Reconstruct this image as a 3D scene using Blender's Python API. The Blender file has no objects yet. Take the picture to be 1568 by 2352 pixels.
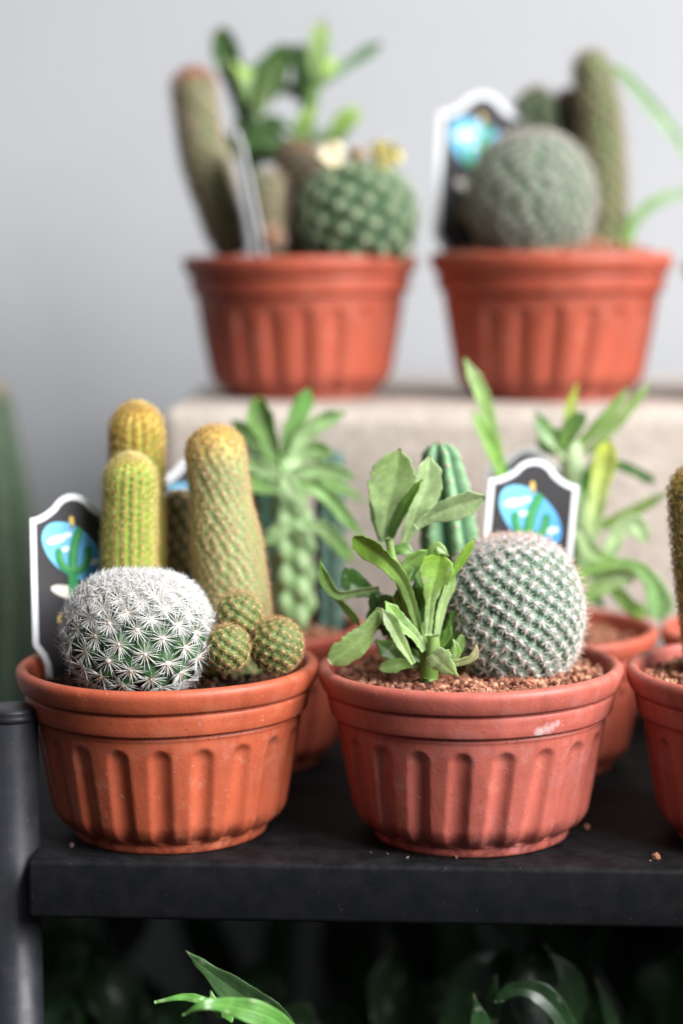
import bpy, math, random
from mathutils import Vector, Matrix, noise, kdtree
random.seed(7)
R = math.radians
scene = bpy.context.scene
col = bpy.data.collections.new('scene_objects'); scene.collection.children.link(col)

# ------------------------------------------------------------------ camera frame (metres, shelf top is z = 0)
F, TH, ZC = 4800.0, R(7.12), 0.230
CT, ST = math.cos(TH), math.sin(TH)
def at(px, py, Y):
    """point at depth Y seen at a given place of the photograph (used to take measurements off it)"""
    u = (px-784)/F; v = (1176-py)/F
    d = Vector((u, CT+v*ST, -ST+v*CT)); s = Y/d.y
    return Vector((d.x*s, Y, ZC+d.z*s))
def mpp(Y): return Y/F
YAW = -0.065                                   # the shelf runs slightly towards the camera on the right
def lerp(a, b, t): return a+(b-a)*t
def vlerp(a, b, t): return tuple(x+(y-x)*t for x, y in zip(a, b))
def clamp(x, a=0., b=1.): return max(a, min(b, x))
def interp(tab, t):
    if t <= tab[0][0]: return tab[0][1]
    for (a, x), (b, y) in zip(tab, tab[1:]):
        if t <= b:
            k = (t-a)/(b-a) if b > a else 0
            k = k*k*(3-2*k)
            return x+(y-x)*k
    return tab[-1][1]
def catmull(P, n):
    if len(P) == 2: return [P[0].lerp(P[1], i/n) for i in range(n+1)]
    Q = [P[0]*2-P[1]]+list(P)+[P[-1]*2-P[-2]]
    out = []; m = len(P)-1
    for i in range(n+1):
        t = i/n*m; k = min(int(t), m-1); f = t-k
        a, b, c, d = Q[k], Q[k+1], Q[k+2], Q[k+3]
        out.append(.5*((2*b)+(c-a)*f+(2*a-5*b+4*c-d)*f*f+(3*b-a-3*c+d)*f**3))
    return out

# ------------------------------------------------------------------ materials
def newmat(name):
    m = bpy.data.materials.new(name); m.use_nodes = True
    nt = m.node_tree; b = nt.nodes['Principled BSDF']
    return m, nt, b
def N(nt, t, **kw):
    n = nt.nodes.new(t)
    for k, v in kw.items():
        if k in n.inputs: n.inputs[k].default_value = v
        else: setattr(n, k, v)
    return n
def noise_node(nt, scale, detail=3, rough=.55, coord='Object'):
    tc = N(nt, 'ShaderNodeTexCoord'); n = N(nt, 'ShaderNodeTexNoise')
    n.inputs['Scale'].default_value = scale; n.inputs['Detail'].default_value = detail; n.inputs['Roughness'].default_value = rough
    nt.links.new(tc.outputs[coord], n.inputs['Vector']); return n
def ramp(nt, src, stops):
    r = N(nt, 'ShaderNodeValToRGB'); e = r.color_ramp.elements
    while len(e) < len(stops): e.new(.5)
    for el, (p, c) in zip(e, stops):
        el.position = p; el.color = (c[0], c[1], c[2], 1) if not isinstance(c, (int, float)) else (c, c, c, 1)
    nt.links.new(src, r.inputs['Fac']); return r
def mixc(nt, fac, a, b, mode='MIX'):
    m = N(nt, 'ShaderNodeMix'); m.data_type = 'RGBA'; m.blend_type = mode
    for sock, v in ((m.inputs['Factor'], fac), (m.inputs['A'], a), (m.inputs['B'], b)):
        pass
    for idx, v in ((0, fac), (6, a), (7, b)):
        s = m.inputs[idx]
        if hasattr(v, 'links'): nt.links.new(v, s)
        elif isinstance(v, (int, float)): s.default_value = v if idx == 0 else (v, v, v, 1)
        else: s.default_value = (v[0], v[1], v[2], 1)
    return m.outputs[2]
def bump(nt, b, src, strength, dist):
    n = N(nt, 'ShaderNodeBump'); n.inputs['Strength'].default_value = strength; n.inputs['Distance'].default_value = dist
    nt.links.new(src, n.inputs['Height']); nt.links.new(n.outputs['Normal'], b.inputs['Normal']); return n

def vcol_mat(name, rough, spec=.4, nscale=300, namt=.25, bstr=.0, transl=0., coat=0., big=0.):
    m, nt, b = newmat(name)
    a = N(nt, 'ShaderNodeAttribute', attribute_name='Col')
    n = noise_node(nt, nscale)
    r = ramp(nt, n.outputs['Fac'], [(.3, 1-namt), (.7, 1+namt)])
    c = mixc(nt, 1.0, a.outputs['Color'], r.outputs['Color'], 'MULTIPLY')
    if big:
        n2 = noise_node(nt, nscale*.12)
        r2 = ramp(nt, n2.outputs['Fac'], [(.3, 1-big), (.7, 1+big)])
        c = mixc(nt, 1.0, c, r2.outputs['Color'], 'MULTIPLY')
    nt.links.new(c, b.inputs['Base Color'])
    b.inputs['Roughness'].default_value = rough; b.inputs['Specular IOR Level'].default_value = spec
    if coat: b.inputs['Coat Weight'].default_value = coat; b.inputs['Coat Roughness'].default_value = .3
    if bstr: bump(nt, b, n.outputs['Fac'], bstr, .0008)
    if transl:
        t = N(nt, 'ShaderNodeBsdfTranslucent'); nt.links.new(c, t.inputs['Color'])
        mx = N(nt, 'ShaderNodeMixShader'); mx.inputs[0].default_value = transl
        nt.links.new(b.outputs[0], mx.inputs[1]); nt.links.new(t.outputs[0], mx.inputs[2])
        nt.links.new(mx.outputs[0], nt.nodes['Material Output'].inputs['Surface'])
    return m
M = {}
M['skin'] = vcol_mat('cactus_skin', .55, .35, 900, .22, .25)
M['spine'] = vcol_mat('cactus_spines', .6, .3, 400, .08, 0, .25)
M['leaf'] = vcol_mat('succulent_leaf', .36, .5, 700, .10, .10, .22, 0, .12)
M['gloss'] = vcol_mat('glossy_leaf', .3, .5, 260, .12, .12, .12, .12, .1)
M['pebble'] = vcol_mat('clay_gravel', .85, .2, 1500, .25, .4)
M['petal'] = vcol_mat('petals', .6, .2, 300, .08, 0, .3)

def terracotta(name, base, dark, smudge=None, dusty=0.15):
    m, nt, b = newmat(name)
    n1 = noise_node(nt, 28, 5); n2 = noise_node(nt, 260, 4, .6); n3 = noise_node(nt, 1100, 2)
    r1 = ramp(nt, n1.outputs['Fac'], [(.28, dark), (.72, base)])
    sp = ramp(nt, n2.outputs['Fac'], [(.24, .62), (.36, 1.0), (.62, 1.0), (.8, 1.12)])
    c = mixc(nt, 1.0, r1.outputs['Color'], sp.outputs['Color'], 'MULTIPLY')
    # pale dusty bloom on places
    n4 = noise_node(nt, 75, 6, .65)
    r4 = ramp(nt, n4.outputs['Fac'], [(.52, 0.0), (.78, dusty*2.6)])
    c = mixc(nt, r4.outputs['Color'], c, (base[0]*1.1, base[1]*2.1, base[2]*2.9))
    mpn = N(nt, 'ShaderNodeMapping'); mpn.inputs['Scale'].default_value = (1., 1., .09); tcs = N(nt, 'ShaderNodeTexCoord'); nt.links.new(tcs.outputs['Object'], mpn.inputs['Vector'])
    n6 = N(nt, 'ShaderNodeTexNoise'); n6.inputs['Scale'].default_value = 150; n6.inputs['Detail'].default_value = 4; nt.links.new(mpn.outputs[0], n6.inputs['Vector'])
    r6 = ramp(nt, n6.outputs['Fac'], [(.3, .80), (.5, 1.0), (.7, 1.12)])
    c = mixc(nt, .8, c, r6.outputs['Color'], 'MULTIPLY')
    n7 = noise_node(nt, 48, 7, .75); r7 = ramp(nt, n7.outputs['Fac'], [(.585, 0.), (.66, .30)])
    c = mixc(nt, r7.outputs['Color'], c, (.56, .27, .20))
    n5 = noise_node(nt, 420, 2); r5 = ramp(nt, n5.outputs['Fac'], [(.70, 0.), (.75, .6)])
    c = mixc(nt, r5.outputs['Color'], c, (.50, .30, .24))
    # grime gathered low on the wall of the pot
    tcz = N(nt, 'ShaderNodeTexCoord'); sx = N(nt, 'ShaderNodeSeparateXYZ'); nt.links.new(tcz.outputs['Object'], sx.inputs[0])
    mr = N(nt, 'ShaderNodeMapRange'); mr.inputs[1].default_value = .003; mr.inputs[2].default_value = .016; mr.inputs[3].default_value = 1.; mr.inputs[4].default_value = 0.
    nt.links.new(sx.outputs['Z'], mr.inputs[0])
    gr = ramp(nt, n2.outputs['Fac'], [(.42, 0.), (.62, .75)])
    mg = N(nt, 'ShaderNodeMath', operation='MULTIPLY'); nt.links.new(mr.outputs[0], mg.inputs[0]); nt.links.new(gr.outputs['Color'], mg.inputs[1])
    c = mixc(nt, mg.outputs[0], c, (dark[0]*.45, dark[1]*.45, dark[2]*.5))
    if smudge:
        tc = N(nt, 'ShaderNodeTexCoord')
        tot = None
        for (sxp, syp, szp, rad, amt) in smudge:
            d = N(nt, 'ShaderNodeVectorMath', operation='DISTANCE'); d.inputs[1].default_value = (sxp, syp, szp)
            nt.links.new(tc.outputs['Object'], d.inputs[0])
            nn = noise_node(nt, 420, 4)
            ad = N(nt, 'ShaderNodeMath', operation='MULTIPLY_ADD'); ad.inputs[1].default_value = rad*1.5; nt.links.new(nn.outputs['Fac'], ad.inputs[0]); nt.links.new(d.outputs['Value'], ad.inputs[2])
            mm = N(nt, 'ShaderNodeMapRange'); mm.inputs[1].default_value = rad*1.15; mm.inputs[2].default_value = rad*1.9; mm.inputs[3].default_value = amt; mm.inputs[4].default_value = 0.
            nt.links.new(ad.outputs[0], mm.inputs[0])
            if tot is None: tot = mm.outputs[0]
            else:
                mx = N(nt, 'ShaderNodeMath', operation='MAXIMUM'); nt.links.new(tot, mx.inputs[0]); nt.links.new(mm.outputs[0], mx.inputs[1]); tot = mx.outputs[0]
        c = mixc(nt, tot, c, (.68, .52, .50))
    nt.links.new(c, b.inputs['Base Color'])
    rr = ramp(nt, n1.outputs['Fac'], [(.3, .42), (.7, .56)])
    nt.links.new(rr.outputs['Color'], b.inputs['Roughness'])
    b.inputs['Specular IOR Level'].default_value = .42
    ma = N(nt, 'ShaderNodeMath', operation='MULTIPLY_ADD'); ma.inputs[1].default_value = 1.6
    nt.links.new(n2.outputs['Fac'], ma.inputs[0]); nt.links.new(n3.outputs['Fac'], ma.inputs[2])
    bump(nt, b, ma.outputs[0], .16, .0006)
    return m
TC_ORANGE = terracotta('terracotta_orange', (.49, .105, .046), (.37, .076, .036))
TC_PINK_REFL = terracotta('terracotta_pink_reflection', (.50, .125, .090), (.39, .092, .066),  # pinker base colour has the reflection on the clay painted in
                     smudge=[(.0225, -.0512, .0518, .0024, .75), (.0252, -.0499, .0526, .0024, .55), (.0274, -.0488, .0535, .0019, .5), (.0294, -.0477, .0543, .0016, .45)])
TC_UP = terracotta('terracotta_brick', (.43, .088, .046), (.33, .066, .038))
TC_DEEP = terracotta('terracotta_deep', (.46, .098, .054), (.36, .074, .042))

def plain(name, c, rough=.5, spec=.5, metal=0., nscale=0, namt=.1, bstr=0, bscale=0):
    m, nt, b = newmat(name)
    b.inputs['Roughness'].default_value = rough; b.inputs['Specular IOR Level'].default_value = spec; b.inputs['Metallic'].default_value = metal
    if nscale:
        n = noise_node(nt, nscale); r = ramp(nt, n.outputs['Fac'], [(.3, [x*(1-namt) for x in c]), (.7, [x*(1+namt) for x in c])])
        nt.links.new(r.outputs['Color'], b.inputs['Base Color'])
        if bstr: bump(nt, b, n.outputs['Fac'], bstr, .001)
    else:
        b.inputs['Base Color'].default_value = (*c, 1)
    return m
M['tag_white'] = plain('tag_white_plastic', (.80, .82, .84), .35, .5, nscale=60, namt=.03)
M['tag_black'] = plain('tag_black_print', (.040, .037, .040), .45, .4, nscale=90, namt=.1)
M['tag_green'] = plain('tag_green_print', (.045, .30, .10), .5, .3, nscale=220, namt=.15)
M['tag_green2'] = plain('tag_light_green_print', (.13, .45, .16), .5, .3, nscale=220, namt=.15)
M['tag_yellow'] = plain('tag_yellow_print', (.72, .52, .14), .5, .3, nscale=200, namt=.1)
M['tag_sand'] = plain('tag_sand_print', (.78, .75, .66), .5, .3, nscale=200, namt=.05)
M['tag_cloud'] = plain('tag_cloud_print', (.82, .90, .94), .5, .3, nscale=200, namt=.05)
# blue print of the tag with paler top-left
m, nt, b = newmat('tag_blue_print'); a = N(nt, 'ShaderNodeAttribute', attribute_name='Col')
n = noise_node(nt, 180, 3); r = ramp(nt, n.outputs['Fac'], [(.35, .92), (.65, 1.1)])
nt.links.new(mixc(nt, 1., a.outputs['Color'], r.outputs['Color'], 'MULTIPLY'), b.inputs['Base Color']); b.inputs['Roughness'].default_value = .45
M['tag_blue'] = m
# black painted steel with dust and scratches
def steel(name, base, dusty, rough, spec):
    m, nt, b = newmat(name)
    n1 = noise_node(nt, 18, 5); n2 = noise_node(nt, 330, 4, .7); n3 = noise_node(nt, 90, 5, .6)
    r1 = ramp(nt, n1.outputs['Fac'], [(.3, [x*.92 for x in base]), (.7, [x*1.08 for x in base])])
    sp = ramp(nt, n2.outputs['Fac'], [(.64, 0.), (.78, .38)])
    c = mixc(nt, sp.outputs['Color'], r1.outputs['Color'], (.17, .16, .15))
    du = ramp(nt, n3.outputs['Fac'], [(.4, 0.), (.8, dusty)])
    # dust only lies on faces that look up
    g = N(nt, 'ShaderNodeNewGeometry'); s = N(nt, 'ShaderNodeSeparateXYZ'); nt.links.new(g.outputs['Normal'], s.inputs[0])
    mr = N(nt, 'ShaderNodeMapRange'); mr.inputs[1].default_value = -.2; mr.inputs[2].default_value = .9; mr.inputs[3].default_value = .25; mr.inputs[4].default_value = 1.
    nt.links.new(s.outputs['Z'], mr.inputs[0])
    mu = N(nt, 'ShaderNodeMath', operation='MULTIPLY'); nt.links.new(du.outputs['Color'], mu.inputs[0]); nt.links.new(mr.outputs[0], mu.inputs[1])
    c = mixc(nt, mu.outputs[0], c, (.20, .18, .18))
    nt.links.new(c, b.inputs['Base Color'])
    rr = ramp(nt, n3.outputs['Fac'], [(.3, rough-.08), (.7, rough+.12)]); nt.links.new(rr.outputs['Color'], b.inputs['Roughness'])
    bump(nt, b, n2.outputs['Fac'], .12, .0004); b.inputs['Specular IOR Level'].default_value = spec
    return m
M['steel'] = steel('black_painted_steel', (.0070, .0076, .0090), .09, .6, .10)
M['post'] = steel('grey_black_tube', (.020, .021, .026), .05, .40, .45)
# concrete block
m, nt, b = newmat('concrete'); n1 = noise_node(nt, 14, 6, .6); n2 = noise_node(nt, 160, 5, .7)
r1 = ramp(nt, n1.outputs['Fac'], [(.3, (.37, .315, .265)), (.55, (.47, .41, .355)), (.75, (.54, .48, .425))])
r2 = ramp(nt, n2.outputs['Fac'], [(.3, .75), (.6, 1.08)])
nt.links.new(mixc(nt, 1., r1.outputs['Color'], r2.outputs['Color'], 'MULTIPLY'), b.inputs['Base Color']); b.inputs['Roughness'].default_value = .9
bump(nt, b, n2.outputs['Fac'], .5, .002); M['concrete'] = m
# painted wall
m, nt, b = newmat('wall_paint'); n1 = noise_node(nt, 2.2, 4, .5); n2 = noise_node(nt, 60, 4)
r1 = ramp(nt, n1.outputs['Fac'], [(.3, (.358, .369, .384)), (.7, (.405, .413, .425))])
nt.links.new(r1.outputs['Color'], b.inputs['Base Color']); b.inputs['Roughness'].default_value = .8; bump(nt, b, n2.outputs['Fac'], .15, .002); M['wall'] = m
M['ground'] = plain('dark_floor', (.020, .019, .018), .85, .2, nscale=12, namt=.3)
M['soil'] = plain('dark_soil', (.055, .035, .025), .95, .1, nscale=260, namt=.5, bstr=.6)

# ------------------------------------------------------------------ mesh builder
class MB:
    def __init__(s): s.v = []; s.f = []; s.c = []; s.mi = []
    def vert(s, p, c=(1, 1, 1)): s.v.append(Vector(p)); s.c.append(c); return len(s.v)-1
    def face(s, idx, mi=0): s.f.append(idx); s.mi.append(mi)
    def build(s, name, mats, base=Vector((0, 0, 0)), parent=None, smooth=True):
        me = bpy.data.meshes.new(name)
        me.from_pydata([p-base for p in s.v], [], s.f)
        a = me.color_attributes.new('Col', 'FLOAT_COLOR', 'POINT')
        flat = []
        for c in s.c: flat += [c[0], c[1], c[2], 1.]
        a.data.foreach_set('color', flat)
        for m_ in (mats if isinstance(mats, list) else [mats]): me.materials.append(m_)
        me.polygons.foreach_set('material_index', s.mi)
        me.polygons.foreach_set('use_smooth', [smooth]*len(s.f))
        me.update()
        o = bpy.data.objects.new(name, me); col.objects.link(o)
        if parent: o.parent = parent
        else: o.location = base
        return o
def tag(o, label=None, cat=None, group=None, kind=None):
    if label: o['label'] = label
    if cat: o['category'] = cat
    if group: o['group'] = group
    if kind: o['kind'] = kind
    return o
def frame(T, ref=Vector((0, 1, 0))):
    S = T.cross(ref)
    if S.length < 1e-4: S = T.cross(Vector((1, 0, 0)))
    S.normalize(); Nn = S.cross(T).normalized()
    return S, Nn

# ------------------------------------------------------------------ shapes
def leaf(mb, P, W, colr, tip=None, roll=0., fold=.12, thick=.0013, n=18, K=20, wav=0., rib=.25, ph=0., mi=0, tooth=0., crease=0., stripe=0.):
    pts = catmull(P, n); rings = []
    tip = tip or colr
    for i, p in enumerate(pts):
        t = i/n
        T = (pts[min(i+1, n)]-pts[max(i-1, 0)]).normalized()
        S, Nn = frame(T)
        if Nn.y > 0: Nn = -Nn
        a = R(roll) if not isinstance(roll, (list, tuple)) else R(interp(roll, t))
        S2 = S*math.cos(a)+Nn*math.sin(a); N2 = Nn*math.cos(a)-S*math.sin(a)
        w = max(interp(W, t), .0004); th = min(thick, w*.45)
        ring = []
        for k in range(K):
            an = 2*math.pi*k/K; s = math.cos(an); h = math.sin(an)
            edge = 1+tooth*noise.noise(Vector((t*26, ph, 2. if s > 0 else 5.)))*abs(s)**3+(wav*.35*math.sin(t*34+ph)+wav*.25*math.sin(t*57+ph*2+s))*abs(s)**2
            off = crease*w*.5*abs(s)+fold*w*.5*abs(s)**1.6+wav*w*.35*math.sin(t*15+ph+(1.5 if s > 0 else 0))*abs(s)**2
            q = p+S2*(w*.5*s*edge)+N2*(off+h*th*(1 if abs(s) > .15 or h > 0 else 1.15)-(.22*th if abs(s) < .12 and h > 0 else 0))
            c = vlerp(colr, tip, t)
            k2 = rib*math.exp(-(s/.16)**2) if h > 0 else .12
            edgec = .14*abs(s)**6
            vein = .10*max(0, math.sin((t*13+abs(s)*3.2)*2.2))**6*(1 if h > 0 else .3)
            mot = .34*noise.noise(q*170+Vector((ph, 0, 0)))+.22*noise.noise(q*520)
            c = tuple(max(x*(1+k2+edgec+vein+mot)+.02*k2, .003) for x in c)
            if stripe: c = tuple(x*(1+stripe*math.cos(s*17+.5*math.sin(t*5))) for x in c)
            if noise.noise(q*240+Vector((ph*3, 4, 0))) > .52: c = vlerp(c, (.42, .46, .30), .4)
            if t > .93 and math.sin(ph*5) > .2: c = vlerp(c, (.34, .27, .12), (t-.93)/.07*.7)
            ring.append(mb.vert(q, c))
        rings.append(ring)
    for A, B in zip(rings, rings[1:]):
        for k in range(K): mb.face((A[k], A[(k+1) % K], B[(k+1) % K], B[k]), mi)
    for ring, fl in ((rings[0], True), (rings[-1], False)):
        mb.face(tuple(ring if fl else ring[::-1]), mi)

def tube(mb, P, Rr, colr, n=20, K=14, mi=0, bumpy=0., tipc=None):
    pts = catmull(P, n); rings = []
    for i, p in enumerate(pts):
        t = i/n; T = (pts[min(i+1, n)]-pts[max(i-1, 0)]).normalized(); S, Nn = frame(T); r = interp(Rr, t)
        c = vlerp(colr, tipc or colr, t)
        rings.append([mb.vert(p+(S*math.cos(a)+Nn*math.sin(a))*r*(1+bumpy*noise.noise(p*160+Vector((math.cos(a)*2, math.sin(a)*2, 0)))), c) for a in [2*math.pi*k/K for k in range(K)]])
    for A, B in zip(rings, rings[1:]):
        for k in range(K): mb.face((A[k], A[(k+1) % K], B[(k+1) % K], B[k]), mi)
    mb.face(tuple(rings[0]), mi); mb.face(tuple(rings[-1][::-1]), mi)

def spine(mb, p, d, L, r, c0, c1, bend=None):
    S, Nn = frame(d, Vector((.3, .9, .2)))
    b = [mb.vert(p+(S*math.cos(a)+Nn*math.sin(a))*r, c0) for a in (0, 2.094, 4.189)]
    mid = p+d*(L*.6)+(bend*L*.12 if bend else Vector((0, 0, 0)))
    m_ = [mb.vert(mid+(S*math.cos(a)+Nn*math.sin(a))*r*.62, vlerp(c0, c1, .5)) for a in (0, 2.094, 4.189)]
    t = mb.vert(p+d*L+(bend*L*.35 if bend else Vector((0, 0, 0))), c1)
    for k in range(3):
        k2 = (k+1) % 3
        mb.face((b[k], b[k2], m_[k2], m_[k])); mb.face((m_[k], m_[k2], t))
ICO = None
def ico():
    global ICO
    if ICO is None:
        g = (1+5**.5)/2
        v = [(-1, g, 0), (1, g, 0), (-1, -g, 0), (1, -g, 0), (0, -1, g), (0, 1, g), (0, -1, -g), (0, 1, -g), (g, 0, -1), (g, 0, 1), (-g, 0, -1), (-g, 0, 1)]
        f = [(0, 11, 5), (0, 5, 1), (0, 1, 7), (0, 7, 10), (0, 10, 11), (1, 5, 9), (5, 11, 4), (11, 10, 2), (10, 7, 6), (7, 1, 8), (3, 9, 4), (3, 4, 2), (3, 2, 6), (3, 6, 8), (3, 8, 9), (4, 9, 5), (2, 4, 11), (6, 2, 10), (8, 6, 7), (9, 8, 1)]
        ICO = ([Vector(x).normalized() for x in v], f)
    return ICO
def blob(mb, p, r, c, jit=.25, sq=(1, 1, 1), mi=0):
    V, Fc = ico(); rot = Matrix.Rotation(random.uniform(0, 6.28), 3, Vector((random.gauss(0, 1), random.gauss(0, 1), random.gauss(0, 1))).normalized())
    i0 = len(mb.v)
    for v in V:
        q = Vector((v.x*sq[0], v.y*sq[1], v.z*sq[2]))*(1+random.uniform(-jit, jit))
        mb.vert(p+rot@q*r, c)
    for f in Fc: mb.face(tuple(i0+k for k in f), mi)

class Body:
    """surface of revolution around a bent axis, with areoles and tubercles or ribs"""
    def __init__(s, path, prof, nphi):
        # prof: list of (a along the axis 0..1, r, t)
        s.n = nphi; s.C = []; s.R = []; s.T = []; s.S = []; s.B = []
        pts = catmull(path, 60)
        cum = [0]
        for a, b in zip(pts, pts[1:]): cum.append(cum[-1]+(b-a).length)
        L = cum[-1]; s.L = L
        prevS = None
        for (a, r) in prof:
            d = a*L; k = 0
            while k < 59 and cum[k+1] < d: k += 1
            f = clamp((d-cum[k])/max(cum[k+1]-cum[k], 1e-9))
            p = pts[k].lerp(pts[k+1], f)
            T = (pts[min(k+2, 60)]-pts[max(k-1, 0)]).normalized()
            if prevS is None: S, B = frame(T)
            else:
                S = (prevS-T*prevS.dot(T)).normalized(); B = S.cross(T).normalized()
            prevS = S
            s.C.append(p); s.R.append(r); s.T.append(T); s.S.append(S); s.B.append(B)
        s.m = len(prof)
        s.arc = [0]
        for i in range(1, s.m):
            dd = (s.C[i]-s.C[i-1]).length; s.arc.append(s.arc[-1]+math.hypot(dd, s.R[i]-s.R[i-1]))
    def point(s, fi, phi):
        i = min(int(fi), s.m-2); f = fi-i
        C = s.C[i].lerp(s.C[i+1], f); r = lerp(s.R[i], s.R[i+1], f)
        rad = (s.S[i]*math.cos(phi)+s.B[i]*math.sin(phi))
        da = (s.C[i+1]-s.C[i]).length; dr = s.R[i+1]-s.R[i]
        nrm = (rad*da-s.T[i]*dr)
        nrm = nrm.normalized() if nrm.length > 1e-9 else s.T[i]
        return C+rad*r, nrm
    def fi_at(s, arc):
        import bisect
        i = clamp(bisect.bisect_left(s.arc, arc)-1, 0, s.m-2); i = int(i)
        return i+clamp((arc-s.arc[i])/max(s.arc[i+1]-s.arc[i], 1e-9))
def col_prof(L, rad, n=70, nd=16):
    """column with a round top; rad = [(t, r)]"""
    rt = interp(rad, 1.); a0 = max(0, 1-rt*1.0/L)
    out = [(a0*i/n, interp(rad, a0*i/n)) for i in range(n)]
    for i in range(nd+1):
        th = math.pi/2*i/nd
        out.append((a0+(1-a0)*math.sin(th), max(interp(rad, a0)*math.cos(th)**.9, .00002) if i < nd else .00002))
    return out
def ball_prof(rx, rz, cut, n=64, flat=1.):
    """rx, rz half axes; cut = bottom angle where the ball enters the soil"""
    c0 = math.cos(cut); out = []
    for i in range(n+1):
        th = cut+(math.pi-cut)*i/n
        s_ = math.sin(th)
        out.append(((c0-math.cos(th))/(1+c0), max(rx*abs(s_)**flat, .00002)))
    return out

def cactus(name, label, cat, path, prof, nphi=96, mode='spiral', d=.006, apex=.5, tub=.35, nrib=10, ribd=.2, step=.005,
           body=(.05, .12, .03), valley=(.02, .05, .015), spines=(), wool=None, apexcol=None, apexlen=.15, group=None, jitter=.05, skirt=None, ribbump=.10, parent=None, phase=0., arange=.9):
    B = Body(path, prof, nphi); base = path[0].copy()
    ar = []
    tot = B.arc[-1]
    def dens(arc):
        q = (tot-arc)/max(B.R)
        return d*(apex+(1-apex)*clamp(q/arange))
    if mode == 'spiral':
        nS = 500; cumn = 0; target = .5; i = 0
        for k in range(nS):
            arc = tot*(k+.5)/nS; fi = B.fi_at(arc); r = B.point(fi, 0); rr = lerp(B.R[int(fi)], B.R[min(int(fi)+1, B.m-1)], fi-int(fi))
            cumn += 2*math.pi*rr*(tot/nS)/(dens(arc)**2*.92)
            while cumn > target:
                ar.append((arc, i*2.399963+phase, dens(arc))); i += 1; target += 1
    else:
        k = 0; arc = step*.5
        while arc < tot:
            for j in range(nrib): ar.append((clamp(arc+(step*.5 if j % 2 else 0), 0, tot), 2*math.pi*j/nrib+phase, step))
            arc += step*(.45+.55*clamp((tot-arc)/(max(B.R)*1.2)))
    AR = []
    for arc, phi, dl in ar:
        fi = B.fi_at(arc); phi += random.uniform(-jitter, jitter)*.5
        p, nn = B.point(fi, phi); AR.append([p, nn, dl, arc/tot])
    kd = kdtree.KDTree(len(AR))
    for i, a in enumerate(AR): kd.insert(a[0], i)
    kd.balance()
    mb = MB(); rings = []
    for i in range(B.m):
        ring = []
        for k in range(nphi):
            phi = 2*math.pi*k/nphi
            p, nn = B.point(min(i, B.m-1.001), phi)
            h = 0
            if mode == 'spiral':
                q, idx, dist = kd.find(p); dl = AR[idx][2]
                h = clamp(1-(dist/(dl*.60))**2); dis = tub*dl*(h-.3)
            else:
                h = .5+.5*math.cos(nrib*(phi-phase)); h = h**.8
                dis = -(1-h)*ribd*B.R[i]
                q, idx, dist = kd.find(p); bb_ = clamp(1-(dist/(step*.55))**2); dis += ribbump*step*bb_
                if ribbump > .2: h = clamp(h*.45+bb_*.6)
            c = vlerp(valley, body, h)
            at_ = B.arc[i]/tot
            if apexcol and at_ > 1-apexlen: c = vlerp(c, apexcol, clamp((at_-1+apexlen)/apexlen*1.3))
            if skirt and at_ < skirt[0]: c = vlerp(skirt[1], c, (at_/skirt[0])**.7)
            g = 1+.25*noise.noise(p*120); c = tuple(x*g for x in c)
            ring.append(mb.vert(p+nn*dis, c))
        rings.append(ring)
    for A, C in zip(rings, rings[1:]):
        for k in range(nphi): mb.face((A[k], A[(k+1) % nphi], C[(k+1) % nphi], C[k]))
    mb.face(tuple(rings[0][::-1])); mb.face(tuple(rings[-1]))
    o = mb.build(name, M['skin'], base if parent is None else parent.matrix_world.translation if False else base, None)
    if parent is None: tag(o, label, cat, group)
    else:
        o.parent = parent; o.location = base-parent.location
    sm = MB()
    for (p, nn, dl, t) in AR:
        if mode == 'spiral': pp = p+nn*(tub*dl*.62)
        else: pp = p+nn*.0002
        S, Nn = frame(nn, Vector((0, 0, 1)))
        if wool:
            wr, wc = wool; blob(sm, pp, wr*random.uniform(.8, 1.25)*(dl/(d if mode == 'spiral' else step)), wc, .2)
        for sp in spines:
            if 'tmin' in sp and t < sp['tmin']: continue
            if 'tmax' in sp and t > sp['tmax']: continue
            nsp = sp['n']; a0 = random.uniform(0, 6.28)
            for k in range(nsp):
                a = a0+2*math.pi*k/nsp+random.uniform(-.2, .2)
                el = R(sp['el']+random.uniform(-sp.get('elj', 8), sp.get('elj', 8)))
                dr = ((S*math.cos(a)+Nn*math.sin(a))*math.cos(el)+nn*math.sin(el)).normalized()
                if 'droop' in sp: dr = (dr+Vector((0, 0, sp['droop']))).normalized()
                L = sp['L']*random.uniform(.75, 1.15)
                cc = vlerp(sp['c0'], sp['c0b'], random.random()) if 'c0b' in sp else sp['c0']
                spine(sm, pp, dr, L, sp['r'], cc, sp['c1'], bend=nn*sp.get('bend', 0.)+Vector((random.gauss(0, .3), random.gauss(0, .3), random.gauss(0, .3)))*sp.get('mess', .3))
    if sm.v:
        s_ = sm.build('spines', M['spine'], base, None); s_.parent = o; s_.location = (0, 0, 0)
    return o

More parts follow.
